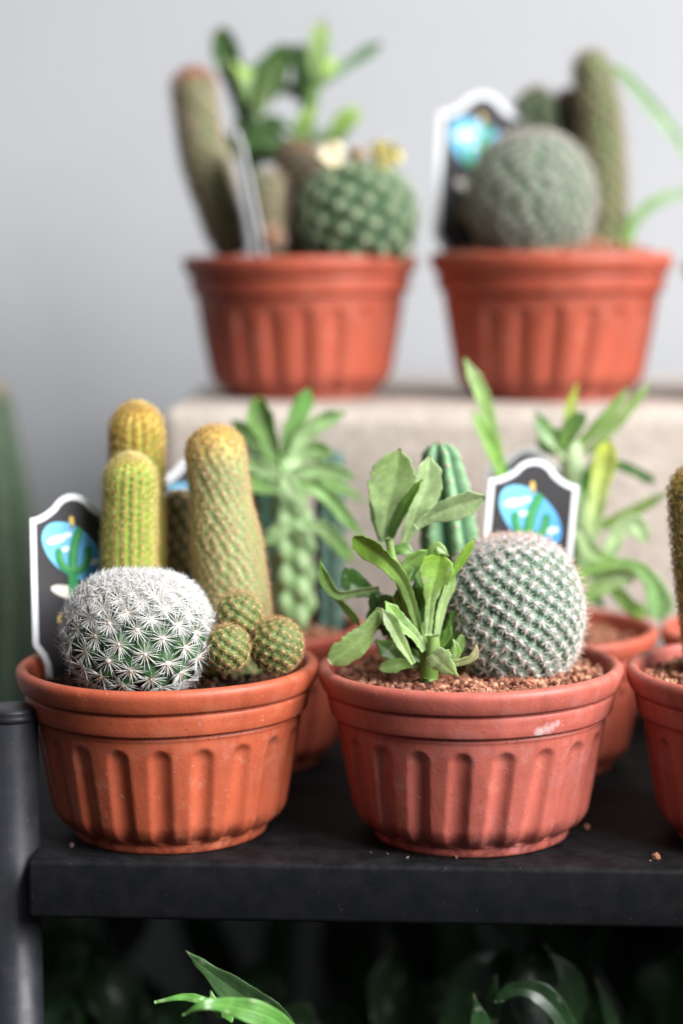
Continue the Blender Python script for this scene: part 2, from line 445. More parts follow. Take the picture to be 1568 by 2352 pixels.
# ------------------------------------------------------------------ pots
PROF_OUT = [(.0601, .0662), (.0600, .0650), (.0594, .0622), (.0586, .0603), (.0583, .0598), (.0576, .0594), (.0563, .0591), (.0557, .0588), (.0558, .0585), (.0566, .0581), (.0568, .0576),
            (.0566, .0560), (.0561, .0532), (.0557, .0508), (.0554, .0503), (.0547, .0500), (.0535, .0497), (.0529, .0494), (.0528, .0491), (.0534, .0487), (.0535, .0482)]
def pot_mesh(name, twist=0., sc=1., nfl=20, seed=0):
    mb = MB(); nphi = 320
    # from the inside floor over the lip, down the outside to the foot
    prof = [(.0005, .030), (.030, .030), (.0480, .032), (.0520, .045), (.0540, .058), (.0550, .0655)]
    for k in range(7):
        a = math.pi*k/6; prof.append((.0576-.0025*math.cos(a), .0662+.0025*math.sin(a)))
    prof += PROF_OUT[1:]
    nb = 44
    z0, z1 = .0478, .0120
    for k in range(nb+1):
        z = lerp(z0, z1, k/nb); prof.append((lerp(.0532, .0470, (k/nb)**1.15), z))
    for (r, z) in [(.0464, .0105), (.0454, .0088), (.0441, .0073), (.0424, .0058), (.0406, .0047), (.0394, .0042), (.0389, .0038), (.0388, .0034), (.0389, .0022), (.0387, .0008), (.0380, 0.), (.020, .0004), (.0005, .0006)]:
        prof.append((r, z))
    # resample a little near the ledges is not needed; grooves live between z .0072 and .0425
    rings = []; ztop, zbot, hw, dep = .0402, .0060, .0042, .0022
    for (r, z) in prof:
        ring = []
        for k in range(nphi):
            phi = 2*math.pi*k/nphi
            rr = r
            if .0046 < z < .047 and .039 < r < .0535:
                ph = phi+twist*(z-.025)/.02
                u = (ph*nfl/(2*math.pi)) % 1.; u = (u-.5)
                x = u*2*math.pi/nfl*r
                dz = max(0, z-ztop, zbot-z); dd = math.hypot(x, dz)
                q = clamp(1-(dd/hw)**2)
                rr -= dep*q**.9
            w = Vector((math.cos(phi), math.sin(phi), z*14))
            rr += .00028*noise.noise(w*2.1+Vector((seed, 0, 0)))+.00010*noise.noise(w*9+Vector((seed, 3, 0)))
            zz = z+(.00035*noise.noise(w*1.4+Vector((seed, 7, 0))) if z > .045 else 0)
            ring.append(mb.vert(Vector((rr*math.cos(phi), rr*math.sin(phi), zz))*sc))
        rings.append(ring)
    for A, B in zip(rings, rings[1:]):
        for k in range(nphi): mb.face((A[k], B[k], B[(k+1) % nphi], A[(k+1) % nphi]))
    me_o = mb.build(name, TC_ORANGE)
    me = me_o.data; bpy.data.objects.remove(me_o); return me
POT_A = pot_mesh('flower_pot_mesh', 0., 1., 20, 1.)
POT_B = pot_mesh('flower_pot_mesh_twisted', -.035, 1., 20, 5.)

def pot(label, loc, sc, rz, mat, me, soil_z, mound, n_peb, pr, cols, tilt=(0, 0), soilmat=None, group='terracotta flower pots of cacti', rmax=.0535, zs=1.):
    o = bpy.data.objects.new('flower_pot', me.copy()); col.objects.link(o)
    o.data.name = 'flower_pot'; o.data.materials.clear(); o.data.materials.append(mat)
    o.location = loc; o.scale = (sc, sc, sc*zs); o.rotation_euler = (R(tilt[0]), R(tilt[1]), R(rz))
    tag(o, label, 'flower pot', group)
    mb = MB(); nr, na = 22, 60
    def hz(x, y):
        r = math.hypot(x, y)/rmax
        return soil_z+mound*(1-r*r)+.0011*noise.noise(Vector((x, y, soil_z))*70)
    rings = []
    for i in range(nr+1):
        r = rmax*max(i/nr, .004); ring = []
        for k in range(na):
            a = 2*math.pi*k/na; x, y = r*math.cos(a), r*math.sin(a)
            ring.append(mb.vert((x, y, hz(x, y)-.0012), vlerp(cols[0], cols[-1], .2)))
        rings.append(ring)
    for A, B in zip(rings, rings[1:]):
        for k in range(na): mb.face((A[k], B[k], B[(k+1) % na], A[(k+1) % na]))
    for i in range(n_peb):
        r = rmax*math.sqrt(random.random())*.985; a = random.uniform(0, 6.283); x, y = r*math.cos(a), r*math.sin(a)
        s_ = pr*random.choice((.6, .8, .9, 1.0, 1.2, 1.45)); c = random.choice(cols); g = random.uniform(.7, 1.25)
        blob(mb, Vector((x, y, hz(x, y)+random.uniform(-.0006, .0009)*pr/.0013)), s_, tuple(v*g for v in c), .22, (1.15, .95, .75))
    g = mb.build('gravel', M['pebble'], Vector((0, 0, 0)), None, smooth=False)
    g.parent = o; g['kind'] = 'stuff'
    return o
RED_GRAVEL = [(.33, .13, .075), (.42, .19, .115), (.24, .085, .052), (.52, .28, .18), (.16, .06, .04), (.36, .16, .10)]
DARK_SOIL = [(.05, .032, .024), (.09, .05, .035), (.035, .024, .02), (.16, .08, .05)]

# ------------------------------------------------------------------ plant tags
def tag_outline(W):
    """half outline, right side, from the top centre down; x across, z down from the top"""
    pts = []
    for k in range(9):
        a = k/8*R(58); pts.append((.27*W*math.sin(a), .27*W*(1-math.cos(a))))
    x0, z0 = pts[-1]
    for k in range(1, 9):
        t = k/8; pts.append((lerp(x0, .5*W, t), z0+(.245*W-z0)*(1-(1-t)**1.9)))
    pts += [(.5*W, 1.60*W), (.49*W, 1.64*W), (.40*W, 1.76*W), (.36*W, 1.86*W), (.30*W, 2.45*W)]
    return pts
def plant_tag(label, top, W, yaw, lean=0., roll=0., group='cactus picture tags', text=True, bow=0., extra=.0):
    """top = world point of the crown of the tag"""
    o = bpy.data.objects.new('plant_tag', None); col.objects.link(o); o.empty_display_size = .01
    H = 2.45*W
    rot = Matrix.Rotation(R(yaw), 3, 'Z') @ Matrix.Rotation(R(roll), 3, 'Y') @ Matrix.Rotation(R(lean), 3, 'X')
    foot = top+rot@Vector((0, 0, -H)); o.location = foot; o.rotation_euler = rot.to_euler()
    tag(o, label, 'plant tag', group)
    def P(x, z, y): return Vector((x, y+bow*((x/(W*.5))**2)*W*.2, H-z))
    half = tag_outline(W); full = half[::-1]+[(-x, z) for x, z in half[1:]]
    def plate(name, poly, y0, y1, mat, cc=None, parent=o):
        mb = MB(); n_ = len(poly)
        f = [mb.vert(P(x, z, y0), cc(x, z) if cc else (1, 1, 1)) for x, z in poly]; bk = [mb.vert(P(x, z, y1), cc(x, z) if cc else (1, 1, 1)) for x, z in poly]
        mb.face(tuple(f)); mb.face(tuple(bk[::-1]))
        for k in range(n_): mb.face((f[k], bk[k], bk[(k+1) % n_], f[(k+1) % n_]))
        ob = mb.build(name, mat, Vector((0, 0, 0)), None, smooth=False); ob.parent = parent; return ob
    plate('board', full, 0., .0009, M['tag_white'])
    # black panel inset from the outline
    ins = .070*W; n_ = len(full); inner = []
    area2 = sum(full[k][0]*full[(k+1) % n_][1]-full[(k+1) % n_][0]*full[k][1] for k in range(n_)); SGN = 1 if area2 > 0 else -1
    for k, (x, z) in enumerate(full):
        xa, za = full[(k-1) % n_]; xb, zb = full[(k+1) % n_]
        if k == 0 or k == n_-1: inner.append((x-math.copysign(ins, x), z)); continue
        e1 = Vector((x-xa, z-za)).normalized(); e2 = Vector((xb-x, zb-z)).normalized()
        m1 = Vector((-e1.y, e1.x)); m2 = Vector((-e2.y, e2.x)); mm = (m1+m2)/(1+m1.dot(m2))
        nx, nz = mm*SGN
        inner.append((x+nx*ins, z+nz*ins))
    plate('black_panel', inner, -.00022, -.00004, M['tag_black'])
    pic = None
    def ell(cx, cz, a, b, ang, n_=36):
        ca, sa = math.cos(ang), math.sin(ang)
        return [(cx+a*math.cos(t)*ca-b*math.sin(t)*sa, cz+a*math.cos(t)*sa+b*math.sin(t)*ca) for t in [2*math.pi*k/n_ for k in range(n_)]]
    def sky(x, z):
        g = clamp((x/W+.45)+(z/W-.62)*.3)
        return vlerp((.22, .62, .86), (.055, .30, .68), clamp(g))
    pic = plate('picture', ell(-.01*W, .63*W, .425*W, .25*W, R(40)), -.0004, -.00024, M['tag_blue'], sky)
    for (cx, cz, a, b_) in ((-.20, .49, .12, .045), (-.10, .60, .055, .03), (.24, .76, .075, .035), (-.08, .45, .06, .03)):
        plate('cloud', ell(cx*W, cz*W, a*W, b_*W, R(-12)), -.00052, -.00042, M['tag_cloud'], None, pic)
    plate('sand', ell(.01*W, 1.10*W, .30*W, .075*W, R(17)), -.0004, -.00024, M['tag_sand'], None)
    def strip(pts, w0, w1, n_=14):
        pp = catmull([Vector((x*W, z*W, 0)) for x, z in pts], n_); L_, R_ = [], []
        for i, p in enumerate(pp):
            T = (pp[min(i+1, n_)]-pp[max(i-1, 0)]).normalized(); w = lerp(w0, w1, i/n_)*W*.5
            nn = Vector((-T.y, T.x, 0)); L_.append((p.x+nn.x*w, p.y+nn.y*w)); R_.append((p.x-nn.x*w, p.y-nn.y*w))
        capa = pp[-1]; T = (pp[-1]-pp[-2]).normalized(); w = w1*W*.5; cap = []
        for k in range(1, 6):
            a = math.pi*k/6; nn = Vector((-T.y, T.x, 0)); q = capa+nn*w*math.cos(a)+T*w*math.sin(a); cap.append((q.x, q.y))
        return L_+cap+R_[::-1]
    d = plate('printed_cactus', strip([(-.005, 1.10), (-.02, .85), (.0, .60), (.06, .42)], .115, .10), -.00068, -.00054, M['tag_green'], None)
    plate('arm', strip([(-.03, .85), (-.12, .80), (-.17, .70), (-.18, .62)], .085, .075), -.00082, -.0007, M['tag_green'], None, d)
    plate('arm', strip([(-.02, .86), (.10, .82), (.16, .72), (.17, .62)], .085, .085), -.00082, -.0007, M['tag_green'], None, d)
    plate('highlight', strip([(-.015, .84), (.0, .62), (.05, .44)], .03, .02), -.00096, -.00084, M['tag_green2'], None, d)
    plate('highlight', strip([(-.04, .83), (-.12, .78), (-.165, .66)], .025, .02), -.00096, -.00084, M['tag_green2'], None, d)
    plate('highlight', strip([(.02, .83), (.10, .80), (.15, .66)], .025, .02), -.00096, -.00084, M['tag_green2'], None, d)
    plate('yellow_mark', strip([(-.01, .38), (-.02, .27)], .06, .055), -.0004, -.00024, M['tag_yellow'], None)
    if text:
        cu = bpy.data.curves.new('lettering', 'FONT'); cu.body = 'Cactus'; cu.size = .165*W; cu.align_x = 'CENTER'; cu.extrude = .00008; cu.offset = .006*W
        tmp = bpy.data.objects.new('lettering_tmp', cu); col.objects.link(tmp)
        dg = bpy.context.evaluated_depsgraph_get(); me = bpy.data.meshes.new_from_object(tmp.evaluated_get(dg)); bpy.data.objects.remove(tmp)
        me.transform(Matrix.Translation((0.02*W, -.00034, H-1.42*W)) @ Matrix.Rotation(R(90), 4, 'X'))
        me.materials.clear(); me.materials.append(M['tag_yellow'])
        t = bpy.data.objects.new('lettering', me); col.objects.link(t); t.parent = o
    return o

# ================================================================== SETTING
YW = 1.33
def box(mb, x0, x1, y0, y1, z0, z1, bev=0., seg=3, mi=0):
    import bmesh
    bm = bmesh.new(); bmesh.ops.create_cube(bm, size=1.)
    for v in bm.verts: v.co = Vector(((x0+x1)/2+v.co.x*(x1-x0), (y0+y1)/2+v.co.y*(y1-y0), (z0+z1)/2+v.co.z*(z1-z0)))
    if bev: bmesh.ops.bevel(bm, geom=bm.edges[:], offset=bev, segments=seg, profile=.5, affect='EDGES')
    i0 = len(mb.v); bm.verts.ensure_lookup_table()
    for v in bm.verts: mb.vert(v.co)
    for f in bm.faces: mb.face(tuple(i0+v.index for v in f.verts), mi)
    bm.free()
mb = MB(); box(mb, -2.5, 2.5, YW, YW+.12, -.70, 1.6); tag(mb.build('wall', M['wall'], Vector((0, YW, -.70)), smooth=False), kind='structure')
mb = MB(); box(mb, -3., 3., -1.5, YW, -.74, -.70); tag(mb.build('ground', M['ground'], Vector((0, 0, -.74)), smooth=False), kind='structure')

# rack: shelf board with folded front lip, and a round tube post
FL = at(62, 1986, .772); FR0 = at(1568, 2012, .740)
rack = bpy.data.objects.new('metal_rack', None); col.objects.link(rack); rack.empty_display_size = .02
SX0 = at(62, 1990, .772).x
rack.location = (SX0, .772, 0.)
tag(rack, 'black painted steel plant rack holding the front pots', 'rack')
yawm = math.atan(-.052)
mb = MB(); box(mb, 0., 1.05, 0., .0200, -.0228, 0., .0020, 4)
o = mb.build('front_bar', M['steel'], Vector((0, 0, 0))); o.parent = rack; o.rotation_euler = (0, 0, yawm)
mb = MB(); box(mb, -.06, 1.05, .0203, .50, -.0205, -.0004, .0008, 2)
o = mb.build('shelf_board', M['steel'], Vector((0, 0, 0))); o.parent = rack; o.rotation_euler = (0, 0, yawm)
from math import pi
def lathe(mb, prof, n_=48, mi=0):
    rings = [[mb.vert((r*math.cos(2*pi*k/n_), r*math.sin(2*pi*k/n_), z)) for k in range(n_)] for r, z in prof]
    for A, B in zip(rings, rings[1:]):
        for k in range(n_): mb.face((A[k], A[(k+1) % n_], B[(k+1) % n_], B[k]), mi)
    mb.face(tuple(rings[0][::-1]), mi); mb.face(tuple(rings[-1]), mi)
PY = .7930; pc = at(28, 1700, PY); ptop = at(28, 1622, PY).z
pr = 62*mpp(PY)
mb = MB(); lathe(mb, [(pr, -.70), (pr, ptop-.0052)])
o = mb.build('post', M['post'], Vector((0, 0, 0))); o.parent = rack; o.location = Vector((pc.x, PY, 0))-rack.location
mb = MB(); lathe(mb, [(pr*.9, ptop-.0052), (pr*1.0, ptop-.0050), (pr*1.035, ptop-.0040), (pr*1.035, ptop-.0030), (pr*.985, ptop-.0022), (pr*1.02, ptop-.0014), (pr*.98, ptop-.0002), (pr*.6, ptop+.0004), (pr*.1, ptop+.0005)])
o2 = mb.build('post_cap', M['post'], Vector((0, 0, 0))); o2.parent = o
# concrete block the upper pots stand on
YB = 1.005
bt = at(784, 922, 1.053).z
bx0 = at(360, 1000, YB+.004).x
mb = MB(); box(mb, 0., .60, 0., .28, 0., bt, .0105, 5)
for i, v in enumerate(mb.v): mb.v[i] = v+Vector((0, 0, .0008*noise.noise(v*40)))+Vector((.0012*noise.noise(v*22+Vector((3, 0, 0))), .001*noise.noise(v*30+Vector((9, 0, 0))), 0))
blk = mb.build('concrete_block', M['concrete'], Vector((0, 0, 0)))
blk.location = (bx0, YB+.002, 0.0005); blk.rotation_euler = (0, 0, yawm*.7)
tag(blk, 'pale rough concrete block behind the front pots', 'block')
BT = bt

# ================================================================== POTS
P1 = Vector((at(389, 1500, .8175).x, .8175, 0)); P2 = Vector((at(1085, 1500, .813).x, .813, 0)); P3 = Vector((at(1793, 1500, .805).x, .805, 0))
Q1 = Vector((-.0445, .9355, 0)); Q2 = Vector((at(1228, 1435, .928).x, .928, 0)); Q3 = Vector((at(1800, 1435, .92).x, .92, 0))
U1 = Vector((at(692, 900, 1.095).x, 1.095, BT)); U2 = Vector((at(1260, 900, 1.083).x, 1.083, BT)); U3 = Vector((at(1842, 900, 1.075).x, 1.075, BT))
pot('orange pot at the left of the front row holding the white spiny ball', P1, .995, 10, TC_ORANGE, POT_A, .0590, .001, 1100, .0011, DARK_SOIL+RED_GRAVEL[2:3], (0, -.6))
pot('red pot with a white smudge, full of red gravel, middle of the front row', P2, 1.0, 0, TC_PINK_REFL, POT_B, .0630, .0012, 2600, .00125, RED_GRAVEL, (0, -.9))
pot('pot cut off by the right edge, front row, with a golden column', P3, 1.0, 31, TC_PINK_REFL, POT_A, .0630, .001, 1500, .00125, RED_GRAVEL)
pot('half hidden pot behind the orange pot, holding the knobbly leafy stem', Q1, .915, 50, TC_DEEP, POT_A, .0610, .003, 900, .0013, RED_GRAVEL)
pot('half hidden pot with the long leaved plant behind the white smudged pot', Q2, .915, 72, TC_DEEP, POT_B, .0605, .003, 900, .0013, RED_GRAVEL)
pot('sliver of a pot in the second row at the right edge', Q3, .915, 15, TC_DEEP, POT_A, .0600, .001, 500, .0013, RED_GRAVEL)
su = .1235/.12
pot('pot on the left of the concrete block with the yellow flowering ball', U1, su*.985, 12, TC_UP, POT_A, .0610, .002, 700, .0013, DARK_SOIL, (0, -.6), zs=1.05)
pot('pot on the block heaped with gravel around the grey green ball', U2, su*1.005, 5, TC_UP, POT_B, .0668, .0075, 1500, .0014, RED_GRAVEL, zs=1.05)
pot('sliver of a pot on the block at the right edge of the photo', U3, su, 40, TC_DEEP, POT_A, .0610, .001, 400, .0013, RED_GRAVEL)

# ================================================================== CACTI
W_ = (.86, .85, .82)
def wp(L, Y): return [at(x, y, Y+dy) for x, y, dy in L]
# --- front left pot
k = mpp(.795)
b0 = at(318, 1576, .789); b1 = at(316, 1327, .797)
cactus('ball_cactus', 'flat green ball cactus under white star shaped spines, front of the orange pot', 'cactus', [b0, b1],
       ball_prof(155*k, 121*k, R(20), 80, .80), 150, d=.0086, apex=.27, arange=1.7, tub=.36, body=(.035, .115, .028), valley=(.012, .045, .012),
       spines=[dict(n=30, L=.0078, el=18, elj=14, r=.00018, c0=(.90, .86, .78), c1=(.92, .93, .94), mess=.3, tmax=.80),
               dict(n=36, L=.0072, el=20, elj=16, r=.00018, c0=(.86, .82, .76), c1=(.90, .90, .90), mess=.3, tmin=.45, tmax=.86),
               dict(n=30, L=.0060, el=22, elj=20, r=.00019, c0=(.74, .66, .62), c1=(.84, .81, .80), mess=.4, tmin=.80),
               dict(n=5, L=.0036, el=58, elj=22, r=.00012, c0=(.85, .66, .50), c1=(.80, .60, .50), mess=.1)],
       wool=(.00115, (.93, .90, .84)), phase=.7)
mbc = MB(); blob(mbc, at(288, 1364, .782), .0009, (.55, .15, .05), .15)
tag(mbc.build('clay_crumb', M['pebble'], at(288, 1364, .782)), 'orange crumb of clay lying on the white spiny ball', 'crumb')
YEL = dict(n=12, L=.0036, el=28, elj=16, r=.00015, c0=(.84, .72, .22), c0b=(.80, .60, .16), c1=(.90, .84, .46), mess=.3)
Yc = .832; k = mpp(Yc)
cactus('column_cactus', 'short bright yellow green column between the tag and the taller golden column', 'cactus', wp([(297, 1560, 0), (297, 1300, 0), (300, 1050, 0)], Yc),
       col_prof(500*k, [(0, 56*k), (.5, 57*k), (1, 55*k)]), 128, 'rib', nrib=17, ribd=.10, step=.0033, body=(.30, .44, .05), valley=(.20, .33, .035),
       spines=[YEL, dict(n=4, L=.0030, el=60, elj=20, r=.00012, c0=(.80, .50, .10), c1=(.84, .70, .28), mess=.2)], wool=(.00042, (.72, .40, .10)), apexcol=(.45, .45, .06), apexlen=.12)
Yc = .850; k = mpp(Yc)
cactus('column_cactus', 'tall golden tipped column behind the short yellow green one', 'cactus', wp([(320, 1560, 0), (318, 1250, 0), (313, 934, 0)], Yc),
       col_prof(620*k, [(0, 50*k), (.5, 58*k), (1, 56*k)]), 120, 'rib', nrib=15, ribd=.10, step=.0036, body=(.25, .36, .05), valley=(.15, .24, .03),
       spines=[dict(YEL, c0=(.76, .54, .15), c0b=(.70, .42, .10), c1=(.84, .68, .28), L=.0042), dict(n=4, L=.0034, el=55, elj=20, r=.00012, c0=(.70, .38, .08), c1=(.80, .55, .16), mess=.2)], wool=(.0004, (.60, .30, .08)), apexcol=(.60, .42, .07), apexlen=.25)
BRN = dict(n=14, L=.0038, el=12, elj=12, r=.00018, c0=(.80, .62, .32), c0b=(.74, .46, .26), c1=(.88, .76, .46), mess=.35)
Yc = .838; k = mpp(Yc)
cactus('column_cactus', 'thick brownish gold column leaning left, tallest in the middle of the orange pot', 'cactus', wp([(548, 1545, -.006), (534, 1350, -.003), (508, 1150, 0), (489, 982, .002)], Yc),
       col_prof(570*k, [(0, 72*k), (.25, 80*k), (.5, 78*k), (.72, 65*k), (1, 65*k)]), 140, d=.0037, apex=.6, tub=.22, jitter=.12, body=(.36, .42, .17), valley=(.19, .25, .085),
       spines=[dict(BRN, n=9, L=.0032, r=.00015, tmax=.88), dict(BRN, tmin=.86, c0=(.80, .58, .18), c0b=(.72, .42, .12), c1=(.86, .70, .30)), dict(n=2, L=.0028, el=60, elj=25, r=.00014, c0=(.66, .24, .12), c1=(.72, .36, .2))], wool=(.00055, (.78, .56, .34)), apexcol=(.74, .52, .10), apexlen=.22)
Yc = .862; k = mpp(Yc)
cactus('column_cactus', 'small dim brown column half hidden behind the thick brownish gold column', 'cactus', wp([(425, 1545, 0), (418, 1330, 0), (412, 1130, 0)], Yc),
       col_prof(415*k, [(0, 36*k), (1, 34*k)]), 72, d=.0046, tub=.3, body=(.11, .11, .045), valley=(.05, .06, .025), spines=[BRN], wool=(.0006, (.6, .4, .25)))
for lab, cx, cy, rr, Y in (('small round brown green offset lowest on the left of three by the thick column', 522, 1487, 49, .788),
                           ('small brown green offset highest of three against the thick column', 549, 1413, 50, .799),
                           ('largest round brown green offset, rightmost of three in the orange pot', 635, 1482, 59, .796)):
    k = mpp(Y); r_ = rr*k; c_ = at(cx, cy, Y)
    cactus('ball_cactus', lab, 'cactus', [c_-Vector((0, 0, r_*1.05)), c_+Vector((0, 0, r_*1.05))], ball_prof(r_, r_*1.05, R(8), 44), 84, d=.0036, apex=.6, tub=.28, jitter=.1,
           body=(.19, .25, .06), valley=(.06, .09, .025), spines=[dict(BRN, L=.0026, n=9, r=.00014, c0=(.62, .46, .20), c0b=(.52, .30, .14), c1=(.70, .56, .30)), dict(n=2, L=.0022, el=55, r=.00013, c0=(.66, .2, .08), c1=(.7, .3, .15))], wool=(.0005, (.74, .62, .36)), group='offsets round the thick column')
# --- front right pot
Y = .825; k = mpp(Y)
b0 = at(1190, 1562, Y-.008); b1 = at(1170, 1240, Y)
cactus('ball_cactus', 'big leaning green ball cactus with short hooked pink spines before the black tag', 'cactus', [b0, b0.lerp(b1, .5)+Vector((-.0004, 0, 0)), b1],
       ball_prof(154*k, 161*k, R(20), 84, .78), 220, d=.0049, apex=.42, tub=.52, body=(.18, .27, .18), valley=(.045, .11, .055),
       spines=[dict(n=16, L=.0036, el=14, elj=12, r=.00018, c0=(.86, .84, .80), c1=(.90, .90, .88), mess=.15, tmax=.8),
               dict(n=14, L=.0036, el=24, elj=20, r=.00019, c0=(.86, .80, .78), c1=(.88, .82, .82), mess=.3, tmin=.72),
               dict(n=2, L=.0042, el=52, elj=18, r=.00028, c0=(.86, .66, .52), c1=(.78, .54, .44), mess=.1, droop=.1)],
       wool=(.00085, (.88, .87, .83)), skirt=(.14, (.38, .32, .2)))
Y = .850; k = mpp(Y)
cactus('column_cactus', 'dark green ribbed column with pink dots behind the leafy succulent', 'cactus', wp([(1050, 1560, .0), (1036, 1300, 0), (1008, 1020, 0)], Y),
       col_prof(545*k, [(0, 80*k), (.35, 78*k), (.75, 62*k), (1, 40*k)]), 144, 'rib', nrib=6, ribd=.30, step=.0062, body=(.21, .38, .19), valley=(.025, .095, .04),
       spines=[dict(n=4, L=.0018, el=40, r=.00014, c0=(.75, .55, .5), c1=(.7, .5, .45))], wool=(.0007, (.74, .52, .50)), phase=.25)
# --- right edge pot
Y = .815; k = mpp(Y)
cactus('column_cactus', 'golden spined column in the pot cut off by the right edge', 'cactus', wp([(1660, 1560, 0), (1630, 1300, 0), (1606, 1068, 0)], Y),
       col_prof(500*k, [(0, 74*k), (.5, 76*k), (1, 70*k)]), 110, d=.0048, tub=.3, body=(.20, .19, .05), valley=(.08, .10, .03),
       spines=[dict(BRN, c0=(.66, .42, .10), c0b=(.60, .32, .08), c1=(.78, .60, .22), el=25)], wool=(.0006, (.70, .50, .18)), apexcol=(.62, .42, .07), apexlen=.2)
# --- second row, left
Y = .955; k = mpp(Y)
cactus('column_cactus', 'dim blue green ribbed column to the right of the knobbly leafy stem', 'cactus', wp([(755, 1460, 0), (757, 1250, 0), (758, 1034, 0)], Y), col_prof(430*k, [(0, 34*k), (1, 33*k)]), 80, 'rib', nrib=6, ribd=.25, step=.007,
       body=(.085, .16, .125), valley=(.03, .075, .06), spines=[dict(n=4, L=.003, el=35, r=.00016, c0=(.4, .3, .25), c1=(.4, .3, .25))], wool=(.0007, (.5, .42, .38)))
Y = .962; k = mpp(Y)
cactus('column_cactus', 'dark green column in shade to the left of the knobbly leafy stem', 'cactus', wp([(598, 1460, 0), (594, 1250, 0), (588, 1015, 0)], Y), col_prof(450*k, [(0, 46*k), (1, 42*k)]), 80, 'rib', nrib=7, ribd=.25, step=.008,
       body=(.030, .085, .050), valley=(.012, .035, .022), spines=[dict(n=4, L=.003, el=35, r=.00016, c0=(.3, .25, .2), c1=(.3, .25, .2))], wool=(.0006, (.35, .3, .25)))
# --- top left pot
Y = 1.080; k = mpp(Y)
RB = dict(n=12, L=.0056, el=24, elj=20, r=.00024, c0=(.60, .46, .34), c0b=(.50, .30, .22), c1=(.66, .54, .42), mess=.5)
def c3(L, dy=0.): return [(x*.4093+339.75, y*.4093+37.75, dy) for x, y in L]
cactus('column_cactus', 'tall brownish column with a rusty flat top leaning out of the left upper pot', 'cactus', wp(c3([(480, 1345), (400, 1080), (300, 720), (246, 312)]), Y),
       col_prof(432*k, [(0, 30*k), (.18, 40*k), (.4, 45*k), (1, 42*k)]), 84, d=.0056, apex=.7, tub=.24, jitter=.25, body=(.20, .25, .09), valley=(.07, .11, .035), spines=[dict(RB, tmax=.91), dict(RB, tmin=.88, c0=(.46, .16, .09), c0b=(.40, .13, .07), c1=(.50, .22, .13), el=45)], wool=(.0008, (.5, .40, .30)), apexcol=(.42, .13, .07), apexlen=.12)
cactus('column_cactus', 'short pale brown column right of the white tag in the upper left pot', 'cactus', wp(c3([(700, 1345), (685, 1100), (672, 880)]), Y-.012),
       col_prof(190*k, [(0, 26*k), (.6, 29*k), (1, 28*k)]), 64, d=.0055, tub=.3, body=(.20, .21, .10), valley=(.09, .10, .045), spines=[RB], wool=(.0007, (.5, .42, .3)))
cactus('column_cactus', 'dark brown column with an orange top in the middle of the upper left pot', 'cactus', wp(c3([(835, 1345), (842, 1050), (850, 722)]), Y+.006),
       col_prof(255*k, [(0, 40*k), (.6, 45*k), (1, 43*k)]), 84, d=.0058, tub=.3, body=(.085, .075, .038), valley=(.035, .035, .018), spines=[dict(RB, c0=(.34, .24, .17), c0b=(.27, .16, .11), c1=(.36, .26, .19))], wool=(.0007, (.30, .24, .18)), apexcol=(.44, .19, .07), apexlen=.14)
kk = mpp(1.062)
bb = at(c3([(690, 1235)])[0][0], c3([(690, 1235)])[0][1], 1.056)
cactus('ball_cactus', 'tiny orange brown knob between the white tag and the flowering ball', 'cactus', [bb-Vector((0, 0, 24*kk)), bb+Vector((0, 0, 22*kk))], ball_prof(22*kk, 23*kk, R(10), 30), 48, d=.005, tub=.3, body=(.36, .15, .07), valley=(.22, .11, .05), spines=[RB], wool=(.0006, (.5, .3, .2)))
bb = at(c3([(1172, 1345)])[0][0], 592, 1.066); bt_ = at(c3([(1180, 850)])[0][0], 386, 1.07)
fb = cactus('ball_cactus', 'dark green ball with whitish tufts and pale flowers on its crown, upper left pot', 'cactus', [bb, bt_], ball_prof(126*kk, 116*kk, R(38), 60, .68), 150, d=.0100, apex=.55, tub=.36,
       body=(.075, .15, .060), valley=(.018, .05, .02), spines=[dict(n=10, L=.0062, el=18, r=.00030, c0=(.56, .60, .40), c1=(.62, .66, .46), mess=.5)], wool=(.0015, (.56, .60, .42)), jitter=.16)
def flower(parent, cx, cy, Y, Lx, Ly, w, c_in, c_out, npet=9):
    mb = MB(); p0 = at(cx, cy, Y); ax = (at(cx+Lx, cy+Ly, Y)-p0); L = ax.length; ax.normalize(); S, Nn = frame(ax)
    for ring_, (el, sc) in enumerate(((28, 1.), (12, .85))):
        for q in range(npet):
            a = 2*pi*q/npet+ring_*.3; d_ = S*math.cos(a)+Nn*math.sin(a)
            tip = p0+ax*L*sc+d_*L*math.tan(R(el))*.8; mid = p0+ax*L*.55*sc+d_*L*.12
            leaf(mb, [p0, mid, tip], [(0, w*.25), (.5, w*.7), (.8, w), (1, w*.15)], c_out, c_in, roll=random.uniform(-30, 30), thick=.0004, n=8, K=8, rib=.1)
    mb.build('flower', M['petal'], parent.location.copy(), parent)
flower(fb, c3([(1062, 865)])[0][0], c3([(1062, 865)])[0][1], 1.058, -30, -56, .0120, (.86, .78, .58), (.84, .74, .50))
flower(fb, c3([(1300, 870)])[0][0], c3([(1300, 870)])[0][1], 1.058, 22, -62, .0130, (.84, .74, .30), (.86, .76, .34))
flower(fb, c3([(1170, 840)])[0][0], c3([(1170, 840)])[0][1], 1.075, 0, -40, .009, (.70, .48, .30), (.60, .46, .26))
